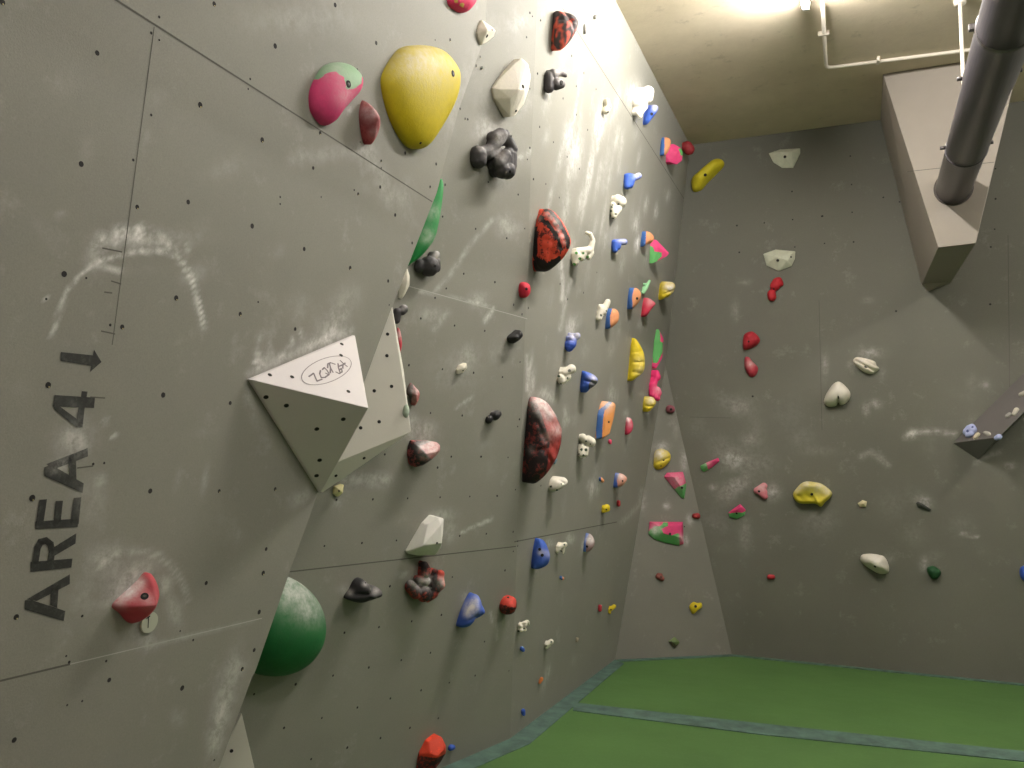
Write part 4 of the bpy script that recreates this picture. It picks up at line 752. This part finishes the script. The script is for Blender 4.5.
# ------------------------------------------------------------------ wooden volumes
def vol_mat(name, rgb):
    m, nt, p = newmat(name); co = N_(nt, 'ShaderNodeTexCoord').outputs['Object']
    c = mixc(nt, mathn(nt, 'MULTIPLY', ramp(nt, noise_n(nt, 6, 5, .6, co), .35, .7), .3), lin(rgb), lin(tuple(v * .93 for v in rgb)))
    nt.links.new(c, p.inputs['Base Color']); p.inputs['Roughness'].default_value = .55
    b = N_(nt, 'ShaderNodeBump'); b.inputs['Strength'].default_value = .25; b.inputs['Distance'].default_value = .0015
    nt.links.new(noise_n(nt, 160, 3, .6, co), b.inputs['Height']); nt.links.new(b.outputs[0], p.inputs['Normal']); return m
MVOL = vol_mat('white_volume_paint', (218, 212, 212)); MVOL2 = vol_mat('cream_volume_paint', (214, 211, 200)); MGV = vol_mat('grey_volume_paint', (148, 140, 130)); MGV2 = vol_mat('dark_grey_volume_paint', (104, 100, 98))
def hull(name, pts, mat, loc, bev=.002):
    bm = bmesh.new()
    for P in pts: bm.verts.new(Vector(np.array(P) - loc))
    r = bmesh.ops.convex_hull(bm, input=bm.verts)
    bmesh.ops.delete(bm, geom=[v for v in r['geom_interior'] if isinstance(v, bmesh.types.BMVert)], context='VERTS')
    bmesh.ops.dissolve_limit(bm, angle_limit=.02, verts=bm.verts, edges=bm.edges)
    if bev: bmesh.ops.bevel(bm, geom=bm.edges[:], offset=bev, segments=2, profile=.5, affect='EDGES')
    bmesh.ops.recalc_face_normals(bm, faces=bm.faces)
    me = bpy.data.meshes.new(name); bm.to_mesh(me); bm.free(); me.materials.append(mat)
    ob = bpy.data.objects.new(name, me); COL.objects.link(ob); ob.location = Vector(loc); return ob
def faceplane(a, b, c):
    n = nn(np.cross(np.array(b) - a, np.array(c) - a)); n = n if np.dot(n, C - a) > 0 else -n
    return np.array(a), n
def face_holes(parent, pl, pts, r, name='bolt_hole'):
    for p in pts:
        q = hit(p, pl[0] + pl[1] * .0012, pl[1]); u = nn(np.cross(pl[1], (0, 0, 1)))
        v = np.cross(pl[1], u); k = 14
        V = [q + r * (u * math.cos(2 * math.pi * i / k) + v * math.sin(2 * math.pi * i / k)) for i in range(k)]
        V += [q - pl[1] * .0008 + 1.35 * r * (u * math.cos(2 * math.pi * i / k) + v * math.sin(2 * math.pi * i / k)) for i in range(k)]
        link(name, V, [tuple(range(k))] + [(i, (i + 1) % k, k + (i + 1) % k, k + i) for i in range(k)], [MDARK, MMETAL], loc=q, parent=parent, midx=[0] + [1] * k)
a, b, d = L.at((247, 379)), L.at((352, 335)), L.at((318, 492)); c = L.at((368.5, 408), .235)
v1 = hull('climbing_volume', [a, b, d, a + L.N * .014, b + L.N * .014, d + L.N * .014, c], MVOL, a, .0025)
tag(v1, 'white pyramid volume with a hand-drawn oval logo, on the left wall', 'climbing volume')
off14 = L.N * .014
f_up = faceplane(a + off14, b + off14, c); f_lo = faceplane(a + off14, d + off14, c)
V4 = lambda *l: g(4.267, 240, 320, *l)
face_holes(v1, f_up, V4((128, 233), (223, 242), (435, 102), (432, 150), (463, 304)), .0055)
face_holes(v1, f_lo, V4((111, 330), (198, 366), (441, 424), (328, 466), (340, 599), (327, 665)), .0062)
# oval logo in thin marker line on the upper face
mb = MB(); MINK = simple('marker_ink', (140, 132, 134), .7); MINK2 = simple('marker_ink_dark', (122, 114, 118), .7)
def poly_on(pl, pts, wd, mi):
    P = [hit(p, pl[0] + pl[1] * .001, pl[1]) for p in pts]
    for p, q in zip(P[:-1], P[1:]):
        e = nn(q - p) * wd * .4; mb.strip(p - e, q + e, pl[1], wd, mi, 0)
ell = []
for i in range(49):
    t = 2 * math.pi * i / 48; x = 382 * math.cos(t); y = 176 * math.sin(t); r_ = math.radians(-20)
    ell.append((295 + (460 + x * math.cos(r_) - y * math.sin(r_)) / 14.63, 350 + (298 + x * math.sin(r_) + y * math.cos(r_)) / 14.63))
poly_on(f_up, ell, .0028, 0)
for st in ([(205, 388), (272, 340), (322, 455), (395, 428)], [(372, 300), (362, 350), (385, 405), (440, 400), (495, 360), (450, 340)], [(400, 285), (430, 258), (470, 300), (500, 350)], [(478, 260), (480, 205), (520, 185), (585, 208)],
           [(505, 205), (520, 260), (555, 325)], [(520, 260), (515, 335)], [(600, 322), (645, 345), (690, 318), (680, 270), (650, 290)], [(630, 200), (636, 260), (655, 320)], [(665, 155), (700, 190), (762, 240)], [(735, 190), (700, 220), (700, 265)], [(640, 240), (700, 215)]):
    poly_on(f_up, g(14.63, 295, 350, *st), .0055, 1)
mb.build('drawn_logo', [MINK, MINK2], loc=a, parent=v1)['label'] = 'grey hand-drawn oval with lettering inside'
# rear volume on the recessed wall
T_ = M1.at((389, 300)); G_ = M1.at((303, 476)); Bt = M1.at((322, 493)); Kp = M1.at((411, 432), .20); Kf = Kp - M1.N * .20; Rb_ = M1.at((404, 372), .06)
v2 = hull('climbing_volume', [T_, G_, Bt, Kp, Rb_, T_ + M1.N * .012, Kf - M1.U * .10 + M1.V * .03, M1.at((380, 345))], MVOL2, T_, .002)
tag(v2, 'tall cream pyramid volume behind the left wall edge, right of the logo volume', 'climbing volume')
pf = faceplane(T_ + M1.N * .012, G_, Kp)
face_holes(v2, pf, V4((630, 60), (627, 152), (647, 283), (573, 302), (594, 434), (515, 460)), .0055)
pl2 = faceplane(G_, Bt, Kp); face_holes(v2, pl2, V4((530, 590), (410, 665)), .005)
t3, k3, g3, b3 = M1.at((240, 712)), M1.at((262, 800), .14), M1.at((185, 830)), M1.at((235, 860))
v3 = hull('climbing_volume', [t3, k3, g3, b3, t3 + M1.N * .012, k3 - M1.N * .14 - M1.U * .06], MVOL2, t3, .002)
tag(v3, 'cream volume whose upper tip shows at the bottom edge, behind the left wall', 'climbing volume')
face_holes(v3, faceplane(t3 + M1.N * .012, g3, k3), [(231.5, 751)], .005)
# pale green hold sitting on the rear volume
wv = Wall('M1', pf[0], pf[1], M1.U - pf[1] * np.dot(M1.U, pf[1]))
hold('M1', [(402.5, 412), (404, 406), (407, 404.5), (409, 408), (409, 414), (406.5, 417.5), (403.5, 416)], 'small pale green egg-shaped hold screwed to the right edge of the rear volume', hold_mat((176, 190, 172)), .5, alpha=0, w=wv)
# prism on the back wall
P1 = B.at((952.6, 443)); P2 = B.at((978, 459.8)); P3 = B.at((999, 437), .27); dv = nn(B.at((1024, 372.6)) - P1)
pr = hull('climbing_volume', [P1, P2, P3, P1 + dv * 1.3, P2 + dv * 1.3, P3 + dv * 1.3 + np.array([.02, 0, .05])], MGV2, P1, .003)
tag(pr, 'dark grey prism volume leaning up to the right edge of the back wall', 'climbing volume')
pw = faceplane(P1, P3, P1 + dv); wp = Wall('B', pw[0], pw[1], nn(P3 - P1))
G5 = 'holds on the dark prism'
lobes('B', [(967, 432, 3.6, 970, 429, 4), (972, 427, 3, 973, 430, 3.4), (968, 435, 2.6, 971, 434, 2.6)], 'pale blue knobbly hold at the lower left end of the dark prism', hold_mat((176, 184, 226), (64, 76, 130)), tone=[(967.5, 431, 1.4), (972.5, 427, 1.1)], w=wp, alpha=0, vox=.8, smooth=1, group=G5)
lobes('B', [(975, 437.5, 1.8, 978, 434.5, 2)], 'tiny cream hold on the lower rim of the dark prism', hold_mat((214, 204, 176)), w=wp, alpha=0, vox=.6, smooth=1, group=G5)
hold('B', [(983, 433), (986, 431.4), (990, 432.4), (991, 435), (987, 435.6)], 'flat chalky hold on the dark prism between the cream and pale blue ones', hold_mat((190, 186, 176)), .4, w=wp, alpha=0, group=G5)
lobes('B', [(996.8, 438, 2.4, 999, 437, 2.8)], 'small pale blue hold at the outer corner of the dark prism', hold_mat((180, 190, 230)), w=wp, alpha=0, vox=.6, smooth=1, group=G5)
lobes('B', [(1007.5, 416, 2, 1009.5, 414.5, 2)], 'small grey-white hold beside the ridge of the dark prism', hold_mat((176, 172, 164)), w=wp, alpha=0, vox=.6, smooth=1, group=G5)
lobes('B', [(1014, 414, 1.8, 1016.5, 410, 2.3)], 'narrow white hold on the ridge of the dark prism, upper of the ridge pair', hold_mat((206, 200, 184)), w=wp, alpha=0, vox=.6, smooth=1, group=G5)
lobes('B', [(1021, 394.5, 2, 1026, 392.5, 2.2)], 'white hold where the dark prism meets the right edge of the picture', hold_mat((206, 200, 184)), w=wp, alpha=0, vox=.6, smooth=1, group=G5)
# boxed column hanging from the ceiling on the back wall
yf = 6.37
bx = [(.22, yf, H), (1.09, yf, H), (.54, yf, 3.09), (.772, yf, 3.10), (.22, YB, H), (1.14, YB, H), (.485, YB, 3.01), (.69, YB, 3.01)]
box = link('ceiling_boxing', bx, [(0, 1, 3, 2), (4, 6, 7, 5), (0, 2, 6, 4), (1, 5, 7, 3), (2, 3, 7, 6), (0, 4, 5, 1)], MGV, loc=bx[0]); fixnormals(box); bevel(box, .004)
tag(box, 'grey tapering plywood boxing under the ceiling on the back wall, pierced by the big pipe', 'boxing')
lft = hull('wedge_tip', [(.485, YB - .001, 3.012), (.69, YB - .001, 3.012), (.53, YB - .001, 2.955), (.50, YB - .05, 3.012), (.66, YB - .05, 3.012)], MGV, np.array((.5, YB, 3.0)), .0)
lft.name = 'lower_lip'; lft.parent = box; lft.location = Vector((.5, YB, 3.0)) - box.location
mb = MB(); mb.strip((.36, yf, 3.66), (.90, yf, 3.66), np.array((0, -1., 0)), .004, 0); mb.build('board_joint', [MSEAM], loc=bx[0], parent=box)
# big drain pipe
def tube(name, path, r, mat, parent=None, k=28, loc=None, cap=True):
    path = [np.array(p, float) for p in path]; V = []; Fc = []
    prev = None
    for i, p in enumerate(path):
        t = nn((path[min(i + 1, len(path) - 1)] - path[max(i - 1, 0)]))
        u = nn(np.cross(t, (0, 0, 1) if abs(t[2]) < .9 else (0, 1, 0)))
        if prev is not None: u = nn(prev - t * np.dot(prev, t))
        prev = u; v = np.cross(t, u); rr = r[i] if isinstance(r, (list, tuple)) else r
        V += [p + rr * (u * math.cos(2 * math.pi * j / k) + v * math.sin(2 * math.pi * j / k)) for j in range(k)]
    for i in range(len(path) - 1): Fc += [(i * k + j, i * k + (j + 1) % k, (i + 1) * k + (j + 1) % k, (i + 1) * k + j) for j in range(k)]
    if cap: Fc += [tuple(range(k))[::-1], tuple(range((len(path) - 1) * k, len(path) * k))]
    ob = link(name, V, Fc, mat, loc=loc if loc is not None else path[0], parent=parent, smooth=True)
    fixnormals(ob)
    return ob
MPIPE = simple('grey_pvc', (90, 86, 91), .3, var=.06, bscale=12)
px_, pz_, pr_ = .648, 3.505, .116
pipe = tube('drain_pipe', [(px_, 1.2, pz_), (px_, 3.0, pz_), (px_, 4.62, pz_), (px_, 4.621, pz_), (px_, 5.6, pz_), (px_, 5.601, pz_), (px_, yf + .1, pz_)], [pr_ * 1.05, pr_ * 1.05, pr_ * 1.05, pr_, pr_, pr_ * .985, pr_ * .985], MPIPE, k=48)
tag(pipe, 'thick grey plastic pipe running under the ceiling into the plywood boxing', 'pipe')
def ringp(name, y, r1, wd, mat): return tube(name, [(px_, y - wd / 2, pz_), (px_, y - wd / 2 + .002, pz_), (px_, y + wd / 2 - .002, pz_), (px_, y + wd / 2, pz_)], [pr_, r1, r1, pr_], mat, parent=pipe, k=48, loc=(px_, y, pz_))
MGAL = simple('galvanised_band', (120, 116, 118), .5, .5)
cl = ringp('clamp_band', 4.08, pr_ * 1.10, .03, MGAL)
lug = hull('clamp_lug', [(px_ - pr_ * 1.05 + dx, 4.08 + dy, pz_ + dz) for dx in (-.028, .012) for dy in (-.013, .013) for dz in (.0, .03)], MGAL, np.array((px_ - pr_, 4.08, pz_)), .004); lug.parent = pipe; lug.location = Vector((px_ - pr_, 4.08, pz_)) - pipe.location
lug2 = hull('clamp_lug', [(px_ + pr_ * 1.05 + dx, 4.08 + dy, pz_ + dz) for dx in (-.01, .04) for dy in (-.015, .015) for dz in (-.02, .02)], MGAL, np.array((px_ + pr_, 4.08, pz_)), .004); lug2.parent = pipe; lug2.location = Vector((px_ + pr_, 4.08, pz_)) - pipe.location
for y in (4.62, 5.6):
    ringp('joint_collar', y, pr_ * 1.035, .012, MPIPE)
    for s in (-1, 1):
        tube('collar_screw', [(px_ + s * pr_ * .98, y, pz_ + .02), (px_ + s * (pr_ + .028), y, pz_ + .02)], .011, simple('dark_screw', (70, 66, 68), .5, .3) if y == 4.62 and s == -1 else bpy.data.materials['dark_screw'], parent=pipe, k=10)
ringp('entry_rim', yf - .004, pr_ * 1.08, .008, simple('dark_rim', (70, 62, 58), .7))
MWP = simple('white_conduit', (222, 214, 200), .45)
rod = tube('hanger_rod', [(.635, 5.5, pz_ + pr_), (.632, 5.5, H - .02)], .011, MWP, k=12, loc=(.635, 5.5, pz_ + pr_)); tag(rod, 'thin white threaded rod hanging the thick pipe from the ceiling', 'rod')
tube('ceiling_plate', [(.632, 5.5, H - .025), (.632, 5.5, H)], .035, MWP, parent=rod, k=16)
ch_ = [(823, 5), (825.5, 64)]
z_ = H - .016
q0 = hit((822.5, 4), (0, 0, z_), (0, 0, 1)); q1 = hit((826, 68), (0, 0, z_), (0, 0, 1)); q2 = hit((1024, 43), (0, 0, z_), (0, 0, 1)); q2 = q1 + (q2 - q1) * 1.6
da, db = nn(q0 - q1), nn(q2 - q1)
con = tube('electrical_conduit', [q0, q1 + da * .05, q1 + da * .02 + db * .006, q1 + db * .02 + da * .006, q1 + db * .05, q2], .0125, MWP, k=14)
tag(con, 'thin white conduit bending along the ceiling from the lamp past the thick pipe', 'conduit')
for p in ((823.6, 33), (878, 60)):
    q = hit(p, (0, 0, H - .012), (0, 0, 1)); dd = da if p[1] < 40 else db; s_ = nn(np.cross(dd, (0, 0, 1)))
    hull('conduit_clip', [q + s_ * a1 + dd * a2 + np.array((0, 0, a3)) for a1 in (-.035, .035) for a2 in (-.01, .01) for a3 in (-.02, .012)], MWP, q, .002); o_ = bpy.context.scene.collection.objects[-1]; o_.parent = con; o_.location = Vector(q) - con.location
# ------------------------------------------------------------------ black stencilled lettering on the left wall
def paint_mat():
    m, nt, p = newmat('black_stencil_paint'); co = N_(nt, 'ShaderNodeTexCoord').outputs['Object']
    ch = mathn(nt, 'MULTIPLY', attr(nt, 'chalk'), mathn(nt, 'ADD', ramp(nt, noise_n(nt, 40, 5, .75, co), .38, .6), .3), True)
    wr = mathn(nt, 'MULTIPLY', ramp(nt, noise_n(nt, 60, 5, .8, co), .5, .7), .4)
    c = mixc(nt, wr, lin((38, 39, 37)), lin((96, 96, 90))); c = mixc(nt, ch, c, lin((200, 200, 196)))
    nt.links.new(c, p.inputs['Base Color']); p.inputs['Roughness'].default_value = .7; return m
LV = []; LF = []
def lpoly(pts):
    P = [np.array(p, float) for p in pts]; o_ = len(LV)
    bm = bmesh.new(); vs = [bm.verts.new(Vector(L.at(p, .0012))) for p in P]; bm.faces.new(vs); bmesh.ops.triangulate(bm, faces=bm.faces)
    for _ in range(3): bmesh.ops.subdivide_edges(bm, edges=[e for e in bm.edges if e.calc_length() > .006], cuts=1); bmesh.ops.triangulate(bm, faces=bm.faces)
    bm.verts.index_update()
    for v in bm.verts: LV.append(np.array(v.co))
    for f in bm.faces: LF.append(tuple(o_ + v.index for v in f.verts))
    bm.free()
def lstroke(pts, wd):
    pts = [np.array(p, float) for p in pts]
    for i, (a_, b_) in enumerate(zip(pts[:-1], pts[1:])):
        d_ = (b_ - a_) / np.linalg.norm(b_ - a_); n_ = np.array([-d_[1], d_[0]]) * wd / 2; e1 = d_ * (wd * .25 if i else 0); e2 = d_ * (wd * .25 if i < len(pts) - 2 else 0)
        lpoly([a_ - n_ - e1, b_ - n_ + e2, b_ + n_ + e2, a_ + n_ - e1])
lpoly([(61, 352), (93, 355.3), (91.5, 366), (60.4, 360.8)]); lpoly([(94, 349.5), (101.5, 362), (90, 372)])
lpoly([(54.6, 395), (95, 397.6), (94, 408), (53, 406.4)]); lpoly([(81.7, 391.2), (87.6, 391.6), (86.5, 398), (81, 397.4)]); lpoly([(78.5, 406.5), (84.8, 407), (82.5, 427.5), (75.5, 427)])
lpoly([(53, 405.5), (60, 406.5), (81, 422), (80.7, 428), (76, 427.4), (54.6, 409.5)])
lpoly([(46.5, 464), (87.6, 448), (88, 456.4), (52, 470)]); lpoly([(44.4, 467.4), (50.8, 464.5), (83.8, 483.4), (82.5, 493), (44.4, 476)]); lpoly([(68.5, 456.5), (76, 453.5), (76.5, 480), (69, 476)])
lpoly([(35.5, 521.5), (79, 518.5), (77.6, 527), (35.3, 529.4)]); lpoly([(39.3, 499.8), (47, 499.2), (43.4, 524), (35.5, 525)]); lpoly([(55.8, 501), (63, 500.6), (60.6, 523), (53.3, 523.5)]); lpoly([(73.6, 498), (81.3, 497.2), (78.6, 524), (70.2, 524)])
lpoly([(30.6, 562), (72.5, 558.5), (71.5, 567.5), (30.3, 572)]); lstroke([(35, 564), (37.5, 548), (40.5, 542), (46, 540.5), (50.5, 544), (52, 551), (50.5, 562)], 6.6); lpoly([(51.5, 548.5), (76.3, 533.3), (75.5, 543.5), (53.5, 556.5)])
lpoly([(26.6, 599.4), (69.8, 574.3), (69.8, 584), (36.8, 601)]); lpoly([(24.9, 600.4), (31.7, 600), (65.4, 611), (63.7, 621), (24.9, 609.4)]); lpoly([(50.6, 589), (58.9, 584.5), (57.2, 608), (50.2, 605)])
LV_ = np.array(LV)
sgn = link('painted_lettering', LV_, LF, paint_mat(), loc=wl.location[:] if wl.location.length else (0, 0, 0), parent=wl, attrs=dict(chalk=chalk('L', LV_)))
sgn['label'] = 'black stencilled AREA 4 with an arrow'
# ------------------------------------------------------------------ lamps
def emis(name, rgb, s):
    m, nt, p = newmat(name); p.inputs['Base Color'].default_value = lin((240, 240, 236)); p.inputs['Emission Color'].default_value = rgb; p.inputs['Emission Strength'].default_value = s; return m
MHOUS = simple('lamp_housing', (226, 224, 218), .5)
def lamp(x, y, label, s, ly=1.45, rgb=(1, .955, .895, 1)):
    """bare fluorescent tube in a batten running along the room"""
    h = hull('ceiling_lamp', [(x + sx * w_, y + sy * ly / 2, H - dz) for sx in (-1, 1) for sy in (-1, 1) for dz, w_ in ((0, .03), (.04, .02))], MHOUS, np.array((x, y, H)), .004)
    tag(h, label, 'lamp', 'ceiling lamps')
    tube('fluorescent_tube', [(x, y - ly * .475, H - .085), (x, y + ly * .475, H - .085)], .022, emis('lit_tube', rgb, s), parent=h, k=20, cap=False)
    for sy in (-1, 1): hull('tube_socket', [(x + sx * .02, y + sy * ly * (.478 + e), H - dz) for sx in (-1, 1) for e in (0, .018) for dz in (.03, .11)], MHOUS, np.array((x, y, H)), .003).parent = h; bpy.context.scene.collection.objects[-1].location = (0, 0, 0)
lamp(-.24, 4.38, 'bright ceiling lamp glaring at the top edge of the picture', 480)
lamp(3.0, 5.25, 'lit ceiling lamp out of view to the right of the boxing', 240)
lamp(.9, 1.6, 'lit ceiling lamp out of view above the viewer', 215)
lamp(1.8, -1.4, 'added fill lamp, unseen behind the viewer', 55)  # weak fill light added at the rear to lift the shaded faces
wd = bpy.data.worlds.new('room_air'); S.world = wd; wd.use_nodes = True; wd.node_tree.nodes['Background'].inputs[0].default_value = (.6, .62, .6, 1); wd.node_tree.nodes['Background'].inputs[1].default_value = .02
S.view_settings.view_transform = 'Standard'; S.view_settings.look = 'None'; S.view_settings.exposure = 0.0; S.view_settings.gamma = 1; S.view_settings.use_curve_mapping = False
